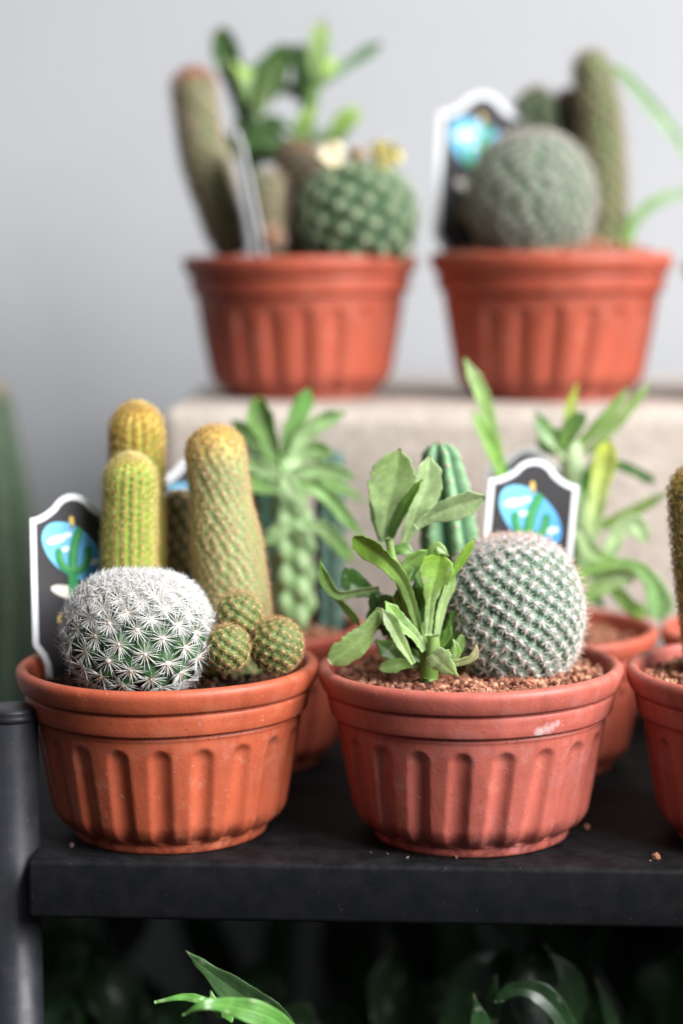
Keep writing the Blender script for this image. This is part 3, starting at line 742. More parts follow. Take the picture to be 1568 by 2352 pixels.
# --- top right pot
def c4(L, dy=0.): return [(x*.4093+926.4, y*.4093+75.5, dy) for x, y in L]
Y = 1.062; k = mpp(Y)
bb = at(1222, 592, Y); bt_ = at(1217, 306, Y)
GR = dict(n=11, L=.0044, el=24, elj=20, r=.00028, c0=(.62, .58, .52), c0b=(.54, .42, .38), c1=(.70, .66, .60), mess=.5)
cactus('ball_cactus', 'grey green fuzzy ball cactus in front of the tag in the upper right pot', 'cactus', [bb, bt_], ball_prof(138*k, 136*k, R(28), 64, .86), 150, d=.0062, apex=.6, tub=.34, jitter=.12, body=(.17, .235, .155), valley=(.05, .10, .055),
       spines=[GR], wool=(.0011, (.60, .57, .52)), skirt=(.12, (.34, .36, .16)))
Y = 1.095; k = mpp(Y)
cactus('column_cactus', 'tall tapering olive column at the right of the grey green ball', 'cactus', wp(c4([(1110, 1210), (1115, 850), (1095, 500), (1040, 118)]), Y),
       col_prof(440*k, [(0, 47*k), (.35, 49*k), (.7, 45*k), (.9, 36*k), (1, 25*k)]), 90, d=.0058, apex=.7, tub=.26, jitter=.25, body=(.15, .22, .065), valley=(.05, .09, .025), spines=[dict(RB, c0=(.48, .38, .25), c0b=(.36, .22, .15), c1=(.56, .47, .34))], wool=(.0010, (.46, .42, .30)))
cactus('column_cactus', 'stubby dark green column peeping over the ball next to the tag', 'cactus', wp(c4([(790, 1200), (770, 700), (735, 318)]), Y+.012),
       col_prof(365*k, [(0, 50*k), (1, 49*k)]), 64, 'rib', nrib=7, ribd=.2, step=.006, body=(.06, .11, .045), valley=(.03, .055, .022), spines=[dict(RB, n=5)], wool=(.0006, (.3, .25, .2)))
cactus('column_cactus', 'stubby dark brown column between the dark green stub and the olive column', 'cactus', wp(c4([(900, 1200), (935, 700), (930, 338)]), Y+.020),
       col_prof(350*k, [(0, 38*k), (1, 38*k)]), 64, d=.0058, tub=.3, body=(.075, .055, .03), valley=(.04, .03, .018), spines=[dict(RB, c0=(.26, .15, .10), c0b=(.22, .12, .08), c1=(.3, .18, .12))], wool=(.0006, (.26, .18, .13)))
# --- tall cactus beyond the left end of the shelf
Y = 1.20; k = mpp(Y)
tall = cactus('tall_cactus', 'tall dark green cactus with a brown tip at the left edge beyond the rack', 'cactus', [at(-16, 3000, Y)*1., at(10, 1600, Y), at(2, 1240, Y), at(-28, 880, Y)],
       col_prof((3000-880)*k, [(0, 88*k), (.6, 92*k), (.85, 76*k), (1, 46*k)], 90), 110, 'rib', nrib=7, ribd=.2, step=.016, body=(.17, .24, .15), valley=(.06, .10, .055),
       spines=[dict(n=5, L=.005, el=35, r=.0003, c0=(.4, .34, .25), c1=(.4, .3, .2))], wool=(.0015, (.45, .42, .36)), apexcol=(.40, .24, .14), apexlen=.03)

# ================================================================== LEAFY PLANTS
G1 = (.165, .315, .05); G2 = (.25, .375, .12); G3 = (.22, .40, .04); GD = (.06, .145, .03); GP = (.34, .455, .21)
def plant(name, label, cat, base, stems, leaves, conv, Y, scl, mat='leaf', group=None, wsc=1.):
    """stems and leaves measured in a local frame; each leaf is a part of the plant"""
    o = bpy.data.objects.new(name, None); col.objects.link(o); o.location = base; o.empty_display_size = .01
    tag(o, label, cat, group)
    k = mpp(Y)*scl
    def P(L, dy): return [at(*conv(x, y), Y+(z if z is not None else 0)) for (x, y, z) in [(q+(0,))[:3] if len(q) < 3 else q for q in L]] if dy is None else [at(*conv(q[0], q[1]), Y+dy+(q[2] if len(q) > 2 else 0)) for q in L]
    for st in stems:
        mb = MB(); tube(mb, P(st['p'], st.get('dy', 0)), [(t, w*k*.5) for t, w in st['w']], st['c'], 28, 16, bumpy=st.get('b', .08), tipc=st.get('c2'))
        mb.build('stem', M[mat], base, o)
    for lf in leaves:
        mb = MB()
        leaf(mb, P(lf['p'], lf.get('dy', 0)), [(t, w*k*wsc) for t, w in lf['w']], lf['c'], lf.get('c2'), lf.get('roll', 0), lf.get('fold', .12), lf.get('th', .0006), wav=lf.get('wav', .06), rib=lf.get('rib', .22), ph=random.uniform(0, 6), n=34, K=32, tooth=lf.get('tooth', .16), crease=lf.get('crease', .16))
        mb.build('leaf', M[mat], base, o)
    return o
def prof_w(w, base=.28, peak=.68):      # spoon-shaped leaf
    return [(0, w*base), (peak*.45, w*.62), (peak, w), (.9, w*.72), (.97, w*.38), (1, w*.08)]
def prof_l(w):                           # strap-shaped leaf
    return [(0, w*.5), (.3, w*.85), (.6, w), (.85, w*.72), (1, w*.08)]
c6 = lambda x, y: (x*.2889+641.7, y*.2889+996.6)
s6 = .2889
def LF(p, w, c, c2=None, **kw): return dict(p=p, w=w, c=c, c2=c2, **kw)
leaves = [
 LF([(835, 870), (845, 640), (900, 380), (958, 115)], [(0, 60), (.25, 150), (.58, 330), (.76, 335), (.9, 210), (1, 12)], GP, G2, dy=.006, fold=.10, wav=.05, rib=.35, roll=-6),
 LF([(800, 850), (760, 660), (752, 420), (815, 205)], [(0, 40), (.4, 110), (.7, 130), (.9, 80), (1, 15)], GD, G2, dy=.014, roll=40),
 LF([(975, 900), (1060, 660), (1150, 430), (1190, 165)], [(0, 55), (.3, 130), (.65, 235), (.85, 190), (1, 25)], GP, GP, dy=.010, roll=18, fold=.3, rib=.3),
 LF([(890, 830), (950, 690), (1040, 520), (1135, 365)], [(0, 70), (.5, 110), (.85, 80), (1, 15)], GD, G1, dy=.002, roll=-50, fold=.2),  # dark green paints the inner shadow between the two big leaves
 LF([(1080, 740), (1190, 660), (1370, 580), (1630, 500)], [(0, 60), (.3, 90), (.65, 195), (.85, 190), (.95, 110), (1, 30)], GP, GP, dy=-.002, roll=20, fold=.15),
 LF([(1115, 1600), (1060, 1390), (985, 1180), (860, 1020), (730, 915), (590, 815)], [(0, 55), (.3, 85), (.6, 130), (.8, 185), (.93, 150), (1, 40)], G2, G3, dy=-.012, roll=[(0, 0), (1, -25)], fold=.22, wav=.1),
 LF([(1175, 1600), (1190, 1400), (1215, 1200), (1275, 955)], [(0, 55), (.4, 72), (.62, 130), (.82, 250), (.94, 215), (1, 60)], GP, G3, dy=-.015, fold=.12, wav=.08, rib=.3),
 LF([(1235, 1660), (1265, 1430), (1320, 1250), (1395, 1090)], [(0, 55), (.4, 85), (.75, 105), (1, 20)], GP, G2, dy=-.010, roll=35, fold=.3),
 LF([(1330, 1180), (1400, 1060), (1470, 950), (1545, 830)], [(0, 40), (.5, 80), (.8, 70), (1, 10)], G1, G3, dy=-.012, roll=25),
 LF([(1190, 1080), (1215, 980), (1250, 900), (1345, 975)], [(0, 50), (.5, 95), (.8, 70), (1, 10)], G1, G2, dy=-.004, roll=-20),
 LF([(950, 1110), (1020, 1030), (1090, 980), (1180, 920)], [(0, 70), (.5, 120), (.8, 95), (1, 12)], G2, G1, dy=-.006, roll=20),
 LF([(900, 950), (960, 920), (1020, 930), (1070, 980)], [(0, 60), (.5, 100), (1, 20)], GD, G1, dy=.002, roll=-30),
 LF([(790, 1225), (640, 1250), (470, 1275), (380, 1180), (318, 1000)], [(0, 45), (.3, 60), (.6, 85), (.8, 95), (1, 12)], GP, G1, dy=.000, roll=-15, fold=.3),
 LF([(800, 1290), (640, 1220), (560, 1180), (480, 1190)], [(0, 60), (.4, 170), (.75, 210), (1, 40)], GD, GD, dy=.012, roll=15, wav=.1),
 LF([(440, 1275), (520, 1370), (590, 1450), (640, 1530)], [(0, 40), (.4, 62), (.8, 55), (1, 12)], G1, G1, dy=.010, roll=20),
 LF([(800, 1390), (720, 1530), (590, 1680), (395, 1815)], [(0, 60), (.3, 110), (.65, 205), (.85, 200), (.95, 140), (1, 50)], G2, G2, dy=-.018, roll=-12, fold=-.12, wav=.08),
 LF([(1060, 1830), (960, 1660), (880, 1500), (805, 1385)], [(0, 45), (.4, 95), (.7, 110), (1, 15)], G2, (.13, .19, .06), dy=-.020, roll=20, fold=.25),
 LF([(1150, 1720), (1060, 1600), (940, 1490), (835, 1330)], [(0, 75), (.3, 85), (.6, 125), (.85, 110), (1, 15)], G2, G1, dy=-.016, roll=35, fold=.3, wav=.08),
 LF([(1020, 1560), (985, 1420), (960, 1330), (930, 1240)], [(0, 50), (.5, 110), (.8, 90), (1, 15)], G3, G1, dy=-.008, roll=-10),
 LF([(960, 1820), (880, 1740), (820, 1690), (760, 1640)], [(0, 60), (.5, 140), (1, 30)], GD, G1, dy=-.008, roll=20),  # shade on this low leaf is put into its dark green
 LF([(1215, 1740), (1270, 1790), (1330, 1850), (1420, 1930)], [(0, 150), (.35, 190), (.7, 120), (1, 15)], GP, G2, dy=-.030, roll=15, fold=-.1, wav=.12),
 LF([(1230, 1850), (1330, 1830), (1480, 1800), (1545, 1760), (1565, 1660)], [(0, 60), (.4, 58), (.75, 62), (1, 15)], G1, (.50, .42, .24), dy=-.026, roll=10),
 LF([(1350, 1810), (1400, 1760), (1400, 1690), (1375, 1630)], [(0, 40), (.5, 68), (1, 15)], G1, G2, dy=-.020, roll=15),
 LF([(1270, 1700), (1320, 1620), (1340, 1560), (1355, 1470)], [(0, 50), (.5, 78), (1, 15)], G1, GD, dy=-.006, roll=-15),
 LF([(1010, 1300), (1090, 1210), (1110, 1120), (1130, 1040)], [(0, 60), (.5, 100), (1, 20)], GD, G2, dy=-.002, roll=35),
 LF([(1120, 1500), (1110, 1350), (1100, 1240), (1080, 1150)], [(0, 60), (.5, 90), (1, 20)], GD, GD, dy=-.004, roll=10),
 LF([(850, 1600), (800, 1450), (750, 1330), (740, 1240)], [(0, 60), (.5, 110), (1, 30)], GD, GD, dy=.004, roll=10),
 LF([(900, 1120), (830, 1000), (760, 900), (640, 830)], [(0, 50), (.5, 90), (1, 20)], GD, G1, dy=.010, roll=15),
]
for p_, w_, ca, cb, dy_, ro in (
  ([(1150, 1850), (1050, 1760), (930, 1740), (815, 1690)], 150, GD, G1, -.002, 20), ([(1140, 1800), (1000, 1650), (900, 1500), (850, 1370)], 165, GD, G1, .004, -10),
  ([(1130, 1750), (1060, 1550), (1040, 1400), (1000, 1260)], 150, GD, GD, .002, 15), ([(1150, 1850), (1020, 1830), (900, 1850), (790, 1870)], 110, G1, G2, -.010, 25),
  ([(1180, 1800), (1300, 1700), (1380, 1560), (1400, 1400)], 125, GD, G1, .0, -20), ([(1200, 1850), (1330, 1770), (1410, 1700), (1450, 1590)], 95, G1, G2, -.006, 20),
  ([(1110, 1650), (900, 1560), (800, 1480), (690, 1440)], 150, GD, GD, .008, 10), ([(1080, 1550), (960, 1400), (850, 1330), (740, 1330)], 140, GD, G1, .006, -20),
  ([(1180, 1700), (1080, 1480), (1010, 1330), (1020, 1180)], 120, G1, G2, -.004, 30)):
    leaves.append(LF(p_, prof_w(w_, .3, .66), ca, cb, dy=dy_, roll=ro, fold=.2, wav=.1))
rs = random.Random(11)
for q in range(22):
    t_ = rs.random(); sx_ = lerp(1165, 960, t_)+rs.uniform(-30, 30); sy_ = lerp(1900, 1150, t_)
    an = rs.uniform(-2.9, -.35); L_ = rs.uniform(260, 470); ex, ey = sx_+math.cos(an)*L_*1.05, sy_+math.sin(an)*L_*.9+rs.uniform(20, 90)
    leaves.append(LF([(sx_, sy_), (lerp(sx_, ex, .45), lerp(sy_, ey, .5)-40), (ex, ey, rs.uniform(-.012, .02))], prof_w(rs.uniform(110, 185), .32, .66), rs.choice((GD, GD, G1)), rs.choice((G1, G2, GD)), dy=rs.uniform(-.004, .014), roll=rs.uniform(-45, 45), fold=rs.uniform(.05, .35)))
stems = [dict(p=[(1170, 1960), (1160, 1780), (1110, 1600), (1000, 1300), (900, 1000), (870, 830)], w=[(0, 110), (.3, 95), (.7, 75), (1, 60)], c=G1, c2=G2, dy=-.010),
         dict(p=[(1190, 1940), (1220, 1750), (1220, 1600)], w=[(0, 130), (1, 100)], c=G1, c2=G2, dy=-.016)]
plant('leafy_succulent', 'bright green leafy succulent with spoon shaped leaves beside the hooked spine ball', 'succulent', at(980, 1556, .806), stems, leaves, c6, .806, s6, wsc=1.1)

# knobbly leafy stem in the second row
c7 = lambda x, y: (x*.3852+302, y*.3852+830.5); s7 = .3852
L7 = (.28, .46, .17); L7b = (.18, .36, .08); L7p = (.40, .56, .28)
leaves = [
 LF([(880, 650), (830, 480), (780, 340), (748, 205)], [(0, 45), (.4, 110), (.7, 150), (.9, 100), (1, 15)], L7, L7b, dy=-.012, fold=.3, roll=-15),
 LF([(895, 600), (940, 430), (1000, 290), (1060, 150)], [(0, 45), (.5, 110), (.8, 115), (1, 15)], L7, (.10, .26, .05), dy=-.004, roll=25),
 LF([(930, 600), (1020, 440), (1130, 350), (1275, 300)], [(0, 45), (.5, 95), (.8, 90), (1, 15)], L7p, L7, dy=-.010, roll=20, fold=.3),
 LF([(850, 620), (760, 500), (690, 420), (595, 345)], [(0, 45), (.5, 95), (.8, 80), (1, 15)], L7, L7, dy=.0, roll=-20),
 LF([(930, 670), (1080, 640), (1210, 650), (1340, 690)], [(0, 50), (.5, 95), (.8, 75), (1, 15)], L7p, L7, dy=-.014, roll=15, fold=.2),
 LF([(880, 690), (790, 640), (720, 610), (640, 590)], [(0, 50), (.5, 95), (.8, 80), (1, 15)], L7p, L7, dy=-.012, roll=-10),
 LF([(880, 770), (790, 745), (720, 730), (640, 735)], [(0, 50), (.5, 85), (.8, 70), (1, 15)], L7, L7b, dy=-.012),
 LF([(960, 730), (1080, 740), (1180, 810), (1270, 920), (1385, 1050)], [(0, 50), (.4, 80), (.75, 68), (1, 15)], L7, L7b, dy=-.018, fold=.3),
 LF([(1020, 990), (1130, 990), (1220, 1070), (1330, 1200)], [(0, 50), (.5, 88), (.8, 75), (1, 15)], L7p, L7b, dy=-.016),
 LF([(940, 980), (880, 1010), (830, 1060), (745, 1075)], [(0, 60), (.5, 85), (1, 15)], L7p, L7, dy=-.018),
 LF([(950, 620), (1030, 540), (1110, 520), (1200, 560)], [(0, 50), (.5, 120), (.8, 100), (1, 15)], L7p, L7, dy=-.006, roll=20),
 LF([(1060, 740), (1190, 730), (1300, 780), (1430, 860)], [(0, 40), (.5, 55), (1, 10)], L7, L7b, dy=.012),
 LF([(900, 680), (930, 720), (960, 780), (1010, 860)], [(0, 50), (.5, 90), (1, 20)], L7p, L7p, dy=-.024),
]
o = plant('leafy_stem_succulent', 'pale green knobbly stem topped with narrow leaves in the second row on the left', 'succulent', at(*c7(960, 1560), .930), [], leaves, c7, .93, s7, wsc=1.15)
k = mpp(.925)
st = cactus('stem', '', '', wp([(*c7(960, 1600), 0), (*c7(965, 1300), 0), (*c7(950, 1000), 0), (*c7(935, 720), 0), (*c7(905, 590), 0)], .925), col_prof(390*k, [(0, 34*k), (.5, 36*k), (.8, 28*k), (1, 16*k)]), 120, 'rib', nrib=6, ribd=.20, step=.0125, ribbump=.30, apex=.9,
       spines=[dict(n=2, L=.0030, el=35, r=.0002, c0=(.45, .34, .25), c1=(.4, .3, .2))], body=(.40, .56, .28), valley=(.13, .27, .075), jitter=.3, parent=o)
# long leaved plant in the second row
c5 = lambda x, y: (x*.337+1039.6, y*.337+792.8); s5 = .337
Lg = (.20, .35, .08); Ly = (.47, .53, .07); Lp = (.40, .54, .27); Ld = (.065, .155, .035)
leaves = [
 LF([(350, 980), (260, 640), (190, 350), (75, 90)], [(0, 70), (.5, 95), (.8, 85), (1, 20)], Lg, G2, dy=-.006, roll=25, fold=.3),
 LF([(350, 980), (300, 800), (220, 630), (125, 440)], [(0, 70), (.5, 90), (.8, 75), (1, 15)], (.16, .36, .03), Lg, dy=-.012, roll=25, fold=.3),
 LF([(790, 760), (700, 660), (620, 580), (565, 450)], [(0, 80), (.5, 120), (.8, 95), (1, 15)], Lg, Ld, dy=-.004, roll=20),
 LF([(780, 720), (650, 690), (600, 660), (560, 640)], [(0, 80), (.5, 90), (1, 15)], Ld, Lg, dy=.004),
 LF([(760, 690), (790, 600), (840, 530), (905, 460)], [(0, 80), (.5, 110), (.8, 90), (1, 15)], Lg, Ld, dy=-.006, roll=-20),
 LF([(780, 640), (790, 500), (810, 380), (845, 255)], [(0, 50), (.5, 70), (1, 15)], G2, Ly, dy=.008),
 LF([(850, 680), (960, 560), (1070, 440), (1200, 280)], [(0, 60), (.5, 85), (.8, 70), (1, 12)], Lg, G2, dy=-.002, roll=25, fold=.3),
 LF([(900, 740), (1060, 580), (1190, 430), (1345, 255)], [(0, 60), (.5, 80), (.8, 70), (1, 12)], G2, G2, dy=.006, roll=25),
 LF([(930, 1320), (970, 1100), (1010, 880), (1060, 650)], [(0, 90), (.5, 110), (.8, 135), (.93, 105), (1, 30)], Lp, Ly, dy=-.014, fold=.25),
 LF([(880, 1180), (910, 980), (950, 840), (990, 720)], [(0, 90), (.5, 110), (1, 25)], Ld, (.06, .2, .02), dy=-.004, roll=20),
 LF([(1000, 790), (1140, 820), (1260, 870), (1385, 940)], [(0, 40), (.5, 62), (.85, 58), (1, 12)], Ld, Ld, dy=.010),
 LF([(930, 1260), (1080, 1190), (1250, 1110), (1480, 990)], [(0, 60), (.5, 75), (.8, 75), (1, 15)], Lg, G2, dy=-.002, roll=25, fold=.2),
 LF([(1040, 1500), (1080, 1380), (1130, 1260), (1210, 1215), (1270, 1260), (1300, 1350)], [(0, 70), (.4, 95), (.7, 120), (.9, 90), (1, 20)], Lp, Lp, dy=-.018),
 LF([(860, 1250), (930, 1390), (1020, 1460), (1150, 1480)], [(0, 90), (.4, 105), (.8, 85), (1, 25)], Lp, Lg, dy=-.022),
 LF([(850, 1560), (1050, 1500), (1230, 1500), (1350, 1610), (1400, 1760), (1370, 1870)], [(0, 50), (.35, 62), (.55, 90), (.82, 158), (.94, 115), (1, 30)], Lg, (.24, .44, .17), dy=-.024, wav=.04),
 LF([(860, 1760), (990, 1650), (1110, 1580), (1270, 1560)], [(0, 70), (.5, 115), (.8, 115), (1, 25)], Lg, Lp, dy=-.020),
 LF([(1050, 1620), (1140, 1710), (1220, 1790), (1330, 1840)], [(0, 60), (.5, 85), (.8, 85), (1, 25)], Lg, Lg, dy=-.012),
 LF([(840, 1420), (930, 1530), (1050, 1560), (1170, 1640)], [(0, 60), (.5, 85), (.8, 85), (1, 25)], Ld, Ld, dy=.002),
 LF([(800, 1500), (900, 1440), (960, 1440), (1010, 1490)], [(0, 90), (.5, 110), (1, 25)], Ld, Lg, dy=-.002),
 LF([(780, 1750), (880, 1700), (960, 1720), (1030, 1790)], [(0, 90), (.5, 110), (1, 25)], Ld, Ld, dy=.002),
]
stems = [dict(p=[(800, 1900), (850, 1550), (840, 1200), (815, 900), (800, 640)], w=[(0, 130), (.4, 150), (.75, 170), (1, 120)], c=L7, c2=(.52, .66, .38), dy=-.002, b=.12)]
plant('long_leaved_succulent', 'tall plant with long curling strap leaves behind the tag of the smudged pot', 'succulent', at(*c5(800, 1870), .930), stems, leaves, c5, .93, s5, wsc=1.2)
# leafy plant in the upper left pot
c3f = lambda x, y: (x*.4093+339.75, y*.4093+37.75); s3 = .4093
Dg = (.075, .145, .045); Dg2 = (.045, .10, .028); Db = (.34, .50, .11)
leaves = [
 LF([(560, 640), (520, 440), (460, 270), (405, 60)], [(0, 70), (.4, 115), (.8, 150), (.93, 115), (1, 30)], (.12, .22, .06), Dg2, roll=-10),
 LF([(560, 600), (600, 400), (700, 260), (800, 230), (900, 280)], [(0, 90), (.4, 120), (.7, 140), (1, 30)], Dg, Dg2),
 LF([(620, 560), (660, 380), (740, 280), (720, 400), (690, 490)], [(0, 60), (.5, 100), (1, 30)], (.13, .20, .06), Dg, dy=-.008),
 LF([(890, 700), (910, 450), (940, 250), (985, 25)], [(0, 70), (.4, 95), (.8, 115), (.93, 95), (1, 30)], Dg, (.34, .48, .17)),
 LF([(930, 420), (1050, 320), (1170, 240), (1310, 145)], [(0, 30), (.5, 55), (.85, 68), (1, 20)], (.24, .34, .2), (.10, .20, .09), dy=.01),
 LF([(990, 760), (1060, 660), (1110, 580), (1200, 530)], [(0, 50), (.5, 110), (.8, 105), (1, 20)], Dg, Db, dy=-.006),
 LF([(560, 720), (640, 650), (720, 610), (800, 640)], [(0, 90), (.5, 130), (1, 30)], Dg, Dg2, dy=-.004),
 LF([(560, 760), (620, 700), (690, 690), (760, 700)], [(0, 90), (.5, 110), (1, 30)], Dg2, Dg, dy=-.006),
 LF([(800, 740), (860, 640), (900, 560), (930, 500)], [(0, 70), (.5, 105), (1, 30)], Dg, Db, dy=-.008),
 LF([(600, 500), (570, 400), (550, 330), (560, 270)], [(0, 90), (.5, 110), (1, 30)], Dg, Dg2, dy=.004),
 LF([(860, 480), (870, 380), (850, 300), (800, 260)], [(0, 80), (.5, 110), (1, 30)], Dg, Dg2, dy=.004),
 LF([(600, 860), (560, 700), (520, 600), (500, 560)], [(0, 90), (.5, 90), (1, 30)], Dg2, Dg),
]
for q in range(20):
    t_ = rs.random(); sx_, sy_ = rs.choice(((lerp(600, 555, t_), lerp(900, 480, t_)), (lerp(870, 915, t_), lerp(850, 380, t_))))
    an = rs.uniform(-2.9, -.3); L_ = rs.uniform(200, 330); ex, ey = sx_+math.cos(an)*L_, sy_+math.sin(an)*L_*.8
    leaves.append(LF([(sx_, sy_), (lerp(sx_, ex, .5), lerp(sy_, ey, .5)-30), (ex, ey, rs.uniform(-.015, .02))], prof_w(rs.uniform(80, 120), .4, .66), rs.choice((Dg, Dg2)), rs.choice((Dg, Dg2, Db)), dy=rs.uniform(-.012, .012), roll=rs.uniform(-60, 60), fold=.25, tooth=.3))
stems = [dict(p=[(640, 1345), (610, 1000), (575, 700), (555, 480)], w=[(0, 60), (.5, 65), (1, 70)], c=Dg, dy=0),
         dict(p=[(880, 1345), (870, 900), (885, 650), (915, 380)], w=[(0, 50), (.5, 60), (1, 70)], c=Dg, c2=(.16, .28, .07), dy=0)]
plant('leafy_succulent', 'dark leafy plant arching above the cacti of the upper left pot', 'succulent', at(*c3f(700, 1345), 1.115), stems, leaves, c3f, 1.115, s3, wsc=1.05)
# thin arching leaves in the upper right pot
c4f = lambda x, y: (x*.4093+926.4, y*.4093+75.5)
leaves = [LF([(1240, 1215), (1262, 1130), (1300, 1040), (1420, 945), (1600, 895), (1750, 960)], [(0, 60), (.5, 68), (1, 15)], (.18, .36, .06), (.34, .50, .28)),
          LF([(1225, 1215), (1190, 800), (1130, 330), (1190, 215), (1380, 400), (1600, 690), (1760, 950)], [(0, 55), (.4, 60), (.7, 72), (1, 15)], (.12, .26, .05), (.36, .52, .30), dy=.012)]
plant('thin_leaved_plant', 'plant with two thin pale arching leaves at the right of the upper right pot', 'succulent', at(*c4f(1240, 1225), 1.085), [], leaves, c4f, 1.085, s3)

# ================================================================== TAGS
kk = mpp(.86)
plant_tag('black cactus tag with white border right behind the hooked spine ball', at(1231, 1054, .868), 213*mpp(.868), 8, -4, 5.5)
plant_tag('black cactus tag at the left of the orange pot beside the white spiny ball', at(166, 1134, .838), 212*mpp(.838), 32, -3, 1.)
plant_tag('nearly hidden tag with a bit of blue showing behind the thick brownish gold column', at(448, 1050, .955), 200*mpp(.955), 25, -2, 0)
plant_tag('tag in shade behind the black tag of the smudged pot, second row', at(1215, 1028, .962), 190*mpp(.962), -14, -3, 2.)
plant_tag('blurred black cactus tag behind the grey green ball in the upper right pot', at(1112, 212, 1.10), 200*mpp(1.10), 6, -2, 3.)
plant_tag('white tag seen edge on among the cacti of the upper left pot', at(546, 300, 1.055), 150*mpp(1.055), 98, -11, 2., text=False)

# ================================================================== SMALL THINGS
for i, (px, py, Y, r_, lab) in enumerate(((1345, 1905, .80, .0017, 'brown clay crumb on the shelf right of the smudged pot'), (1506, 1972, .752, .0015, 'reddish clay crumb at the front of the shelf near the right edge'),
                                         (165, 1945, .79, .0012, 'tiny pale crumb on the shelf by the post'), (935, 1972, .752, .0008, 'tiny speck of grit at the shelf front below the leafy succulent'))):
    u = (px-784)/F; v = (1176-py)/F; d_ = Vector((u, CT+v*ST, -ST+v*CT)); s_ = -ZC/d_.z; p = Vector((d_.x*s_, d_.y*s_, r_*.5))
    mb = MB(); blob(mb, p, r_, (.34, .15, .09) if i < 2 else (.17, .13, .11), .3, (1.2, 1, .7))
    tag(mb.build('clay_crumb', M['pebble'], p, smooth=False), lab, 'crumb')

rg = random.Random(3)
for i in range(9):
    x = rg.uniform(-.10, .15); y = rg.choice((rg.uniform(.776, .79), rg.uniform(.86, .90))); r_ = rg.uniform(.0004, .0009)
    y += -.052*(x-SX0)
    mb = MB(); blob(mb, Vector((x, y, r_*.5)), r_, rg.choice(((.20, .10, .07), (.16, .13, .11), (.24, .17, .13))), .3, (1.2, 1, .7))
    tag(mb.build('grit_speck', M['pebble'], Vector((x, y, r_*.5)), smooth=False), 'tiny specks of grit scattered on the black shelf between the pots', 'speck', 'grit specks on the shelf')
# ================================================================== PLANTS UNDER THE SHELF
def under(label, base, leaves, group=None):
    o = bpy.data.objects.new('broad_leaved_plant', None); col.objects.link(o); o.location = base; o.empty_display_size = .02
    tag(o, label, 'plant', group)
    mb = MB()
    for q in range(3): tube(mb, [base+Vector((random.uniform(-.01, .01), 0, 0)), base+Vector((random.uniform(-.01, .01), random.uniform(-.01, .01), .06)), base+Vector((random.uniform(-.02, .02), random.uniform(-.01, .01), .13))], [(0, .005), (1, .003)], (.06, .14, .03))
    mb.build('stem', M['gloss'], base, o)
    for (pts, w, c, roll, fold) in leaves:
        mb = MB(); leaf(mb, pts, w, c, None, roll, fold, .0007, n=30, K=44, wav=.04, rib=.2, ph=random.uniform(0, 6), stripe=.16)
        # parallel veins: shallow ridges already in the gloss material bump
        mb.build('leaf', M['gloss'], base, o)
    return o
e1 = lambda x, y: (x*.2889+302, y*.2889+2076)
Y = .742; k = mpp(Y)*.2889
def U(L, Y): return [at(*e1(q[0], q[1]), Y+(q[2] if len(q) > 2 else 0)) for q in L]
gl = (.07, .145, .05)
lv = [(U([(1500, 1400, .02), (1180, 960), (900, 740), (660, 560), (430, 372)], Y), [(0, 100*k), (.35, 300*k), (.6, 250*k), (.85, 110*k), (1, 10*k)], gl, -10, .25),
      (U([(1500, 1300, .01), (1180, 960, -.01), (860, 835, -.02), (600, 800, -.03), (410, 885, -.03)], Y), [(0, 100*k), (.4, 210*k), (.7, 100*k), (1, 15*k)], (.085, .22, .04), 38, .2),
      (U([(800, 900, .02), (600, 790), (420, 745), (185, 785)], Y), [(0, 100*k), (.5, 85*k), (1, 30*k)], (.10, .26, .05), 50, .2),
      (U([(700, 900, .01), (660, 800), (630, 690)], Y), [(0, 60*k), (.6, 70*k), (1, 20*k)], (.12, .26, .06), 0, .2)]
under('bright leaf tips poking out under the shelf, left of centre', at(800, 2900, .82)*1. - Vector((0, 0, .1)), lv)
e2 = lambda x, y: (x*.5186+755, y*.5186+2076)
def U2_(L, Y): return [at(*e2(q[0], q[1]), Y+(q[2] if len(q) > 2 else 0)) for q in L]
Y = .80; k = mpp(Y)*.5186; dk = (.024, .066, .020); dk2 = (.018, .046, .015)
lv = [(U2_([(1150, 800), (1050, 540), (960, 420), (880, 378), (800, 385), (735, 435)], Y), [(0, 60*k), (.4, 110*k), (.75, 65*k), (.93, 48*k), (1, 12*k)], (.018, .055, .016), 20, .25),
      (U2_([(680, 800), (670, 560), (640, 400)], Y), [(0, 60*k), (.5, 105*k), (1, 12*k)], dk, 10, .25),
      (U2_([(720, 800), (720, 500), (740, 315)], Y+.02), [(0, 60*k), (.6, 70*k), (1, 12*k)], dk, -20, .25),
      (U2_([(1000, 800), (1060, 520), (1060, 330), (950, 180)], Y+.05), [(0, 80*k), (.5, 160*k), (1, 12*k)], dk, 25, .2),
      (U2_([(1300, 800), (1250, 540), (1180, 330)], Y+.05), [(0, 60*k), (.5, 80*k), (1, 12*k)], dk, 30, .3)]
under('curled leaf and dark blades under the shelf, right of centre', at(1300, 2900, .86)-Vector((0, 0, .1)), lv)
Y = .92
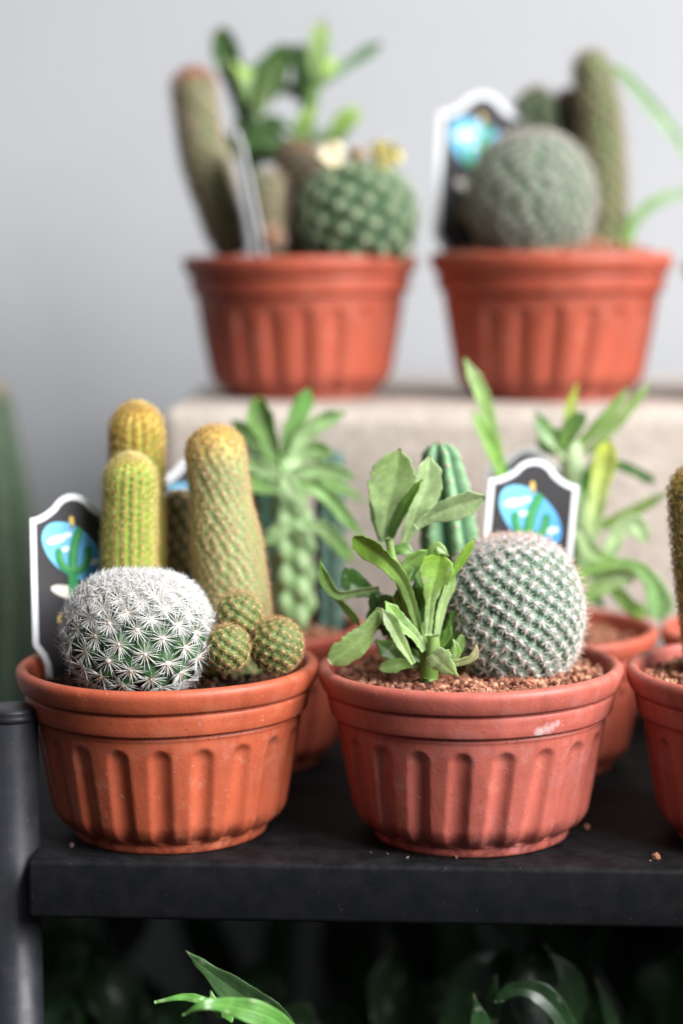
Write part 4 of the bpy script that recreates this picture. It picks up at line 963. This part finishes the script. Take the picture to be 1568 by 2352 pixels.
for lab, cx, spread in (('dim striped blades in the shadow under the middle of the shelf', 960, [(-60, 60, 200), (40, 140, 170), (160, 60, 220), (-170, 230, 180)]),
                        ('dim leaves in the shadow under the left half of the shelf', 560, [(30, 90, 200), (120, 240, 160), (-170, 200, 190), (-300, 60, 170)]),
                        ('dim leaves in the shadow under the right end of the shelf', 1430, [(-100, 150, 170), (30, 190, 170), (100, 60, 190), (-200, 50, 170)]),
                        ('dim leaves in the shadow next to the rack post', 190, [(-60, 190, 170), (60, 130, 200), (0, 50, 190)])):
    lv = []; k = mpp(Y)
    for q, (dx, ty, w) in enumerate(spread):
        yy = Y+random.uniform(-.05, .07)
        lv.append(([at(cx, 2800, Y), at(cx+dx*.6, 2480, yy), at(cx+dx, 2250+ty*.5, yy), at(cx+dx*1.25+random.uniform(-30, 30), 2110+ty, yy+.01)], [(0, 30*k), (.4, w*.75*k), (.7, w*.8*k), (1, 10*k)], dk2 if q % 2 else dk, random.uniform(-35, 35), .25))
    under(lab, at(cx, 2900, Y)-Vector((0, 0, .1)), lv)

mb = MB()  # leaf mass added as a backdrop to blacken the space under the shelf
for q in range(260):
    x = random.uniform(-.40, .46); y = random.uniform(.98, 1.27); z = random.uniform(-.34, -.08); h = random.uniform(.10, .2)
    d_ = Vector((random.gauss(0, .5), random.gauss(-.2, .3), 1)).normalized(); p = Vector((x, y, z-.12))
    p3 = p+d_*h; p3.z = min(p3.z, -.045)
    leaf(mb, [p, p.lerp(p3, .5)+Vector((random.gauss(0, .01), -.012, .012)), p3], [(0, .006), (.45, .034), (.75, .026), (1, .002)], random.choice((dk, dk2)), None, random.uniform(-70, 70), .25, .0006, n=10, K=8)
tag(mb.build('dark_leaf_backdrop', M['gloss'], Vector((0, 1.1, -.45))), kind='stuff')
# ================================================================== LIGHT
w = bpy.data.worlds.new('World'); scene.world = w; w.use_nodes = True
nt = w.node_tree; bg = nt.nodes['Background']
tc = N(nt, 'ShaderNodeTexCoord'); sx = N(nt, 'ShaderNodeSeparateXYZ'); nt.links.new(tc.outputs['Generated'], sx.inputs[0])
r = ramp(nt, sx.outputs['Z'], [(0., (.004, .004, .005)), (.50, (.05, .05, .055)), (.66, (.42, .44, .48)), (1., (1., 1.03, 1.08))])
mp = N(nt, 'ShaderNodeMapRange'); mp.inputs[1].default_value = -1; mp.inputs[2].default_value = 1; nt.links.new(sx.outputs['Z'], mp.inputs[0]); nt.links.new(mp.outputs[0], r.inputs['Fac'])
mx_ = N(nt, 'ShaderNodeMapRange'); mx_.inputs[1].default_value = -1; mx_.inputs[2].default_value = 1; mx_.inputs[3].default_value = .22; mx_.inputs[4].default_value = 1.55; nt.links.new(sx.outputs['X'], mx_.inputs[0])
nt.links.new(mixc(nt, 1., r.outputs['Color'], mx_.outputs[0], 'MULTIPLY'), bg.inputs['Color']); bg.inputs['Strength'].default_value = .60
def area(name, loc, target, sx_, sy_, power, c):
    l = bpy.data.lights.new(name, 'AREA'); l.shape = 'RECTANGLE'; l.size = sx_; l.size_y = sy_; l.energy = power; l.color = c
    o = bpy.data.objects.new(name, l); col.objects.link(o); o.location = loc
    d_ = Vector(target)-Vector(loc); o.rotation_euler = d_.to_track_quat('-Z', 'Y').to_euler(); return o
area('window_light', (1.90, -.50, 1.72), (0., .95, .10), 2.1, 2.1, 265, (.99, .99, 1.))

# ================================================================== CAMERA
cam = bpy.data.cameras.new('camera'); co = bpy.data.objects.new('camera', cam); col.objects.link(co); scene.camera = co
cam.sensor_fit = 'VERTICAL'; cam.sensor_height = 36.; cam.lens = F/2352*36.
co.location = (0, 0, ZC); co.rotation_euler = (R(90)-TH, 0, 0)
cam.clip_start = .01; cam.clip_end = 50
cam.dof.use_dof = True; cam.dof.focus_distance = .782; cam.dof.aperture_fstop = cam.lens/24.
cam.dof.aperture_blades = 0
scene.view_settings.view_transform = 'Standard'; scene.view_settings.look = 'None'; scene.view_settings.exposure = 0
scene.render.engine = 'CYCLES'; scene.cycles.use_denoising = True
scene.cycles.max_bounces = 6; scene.cycles.diffuse_bounces = 3; scene.cycles.glossy_bounces = 2; scene.cycles.transmission_bounces = 2
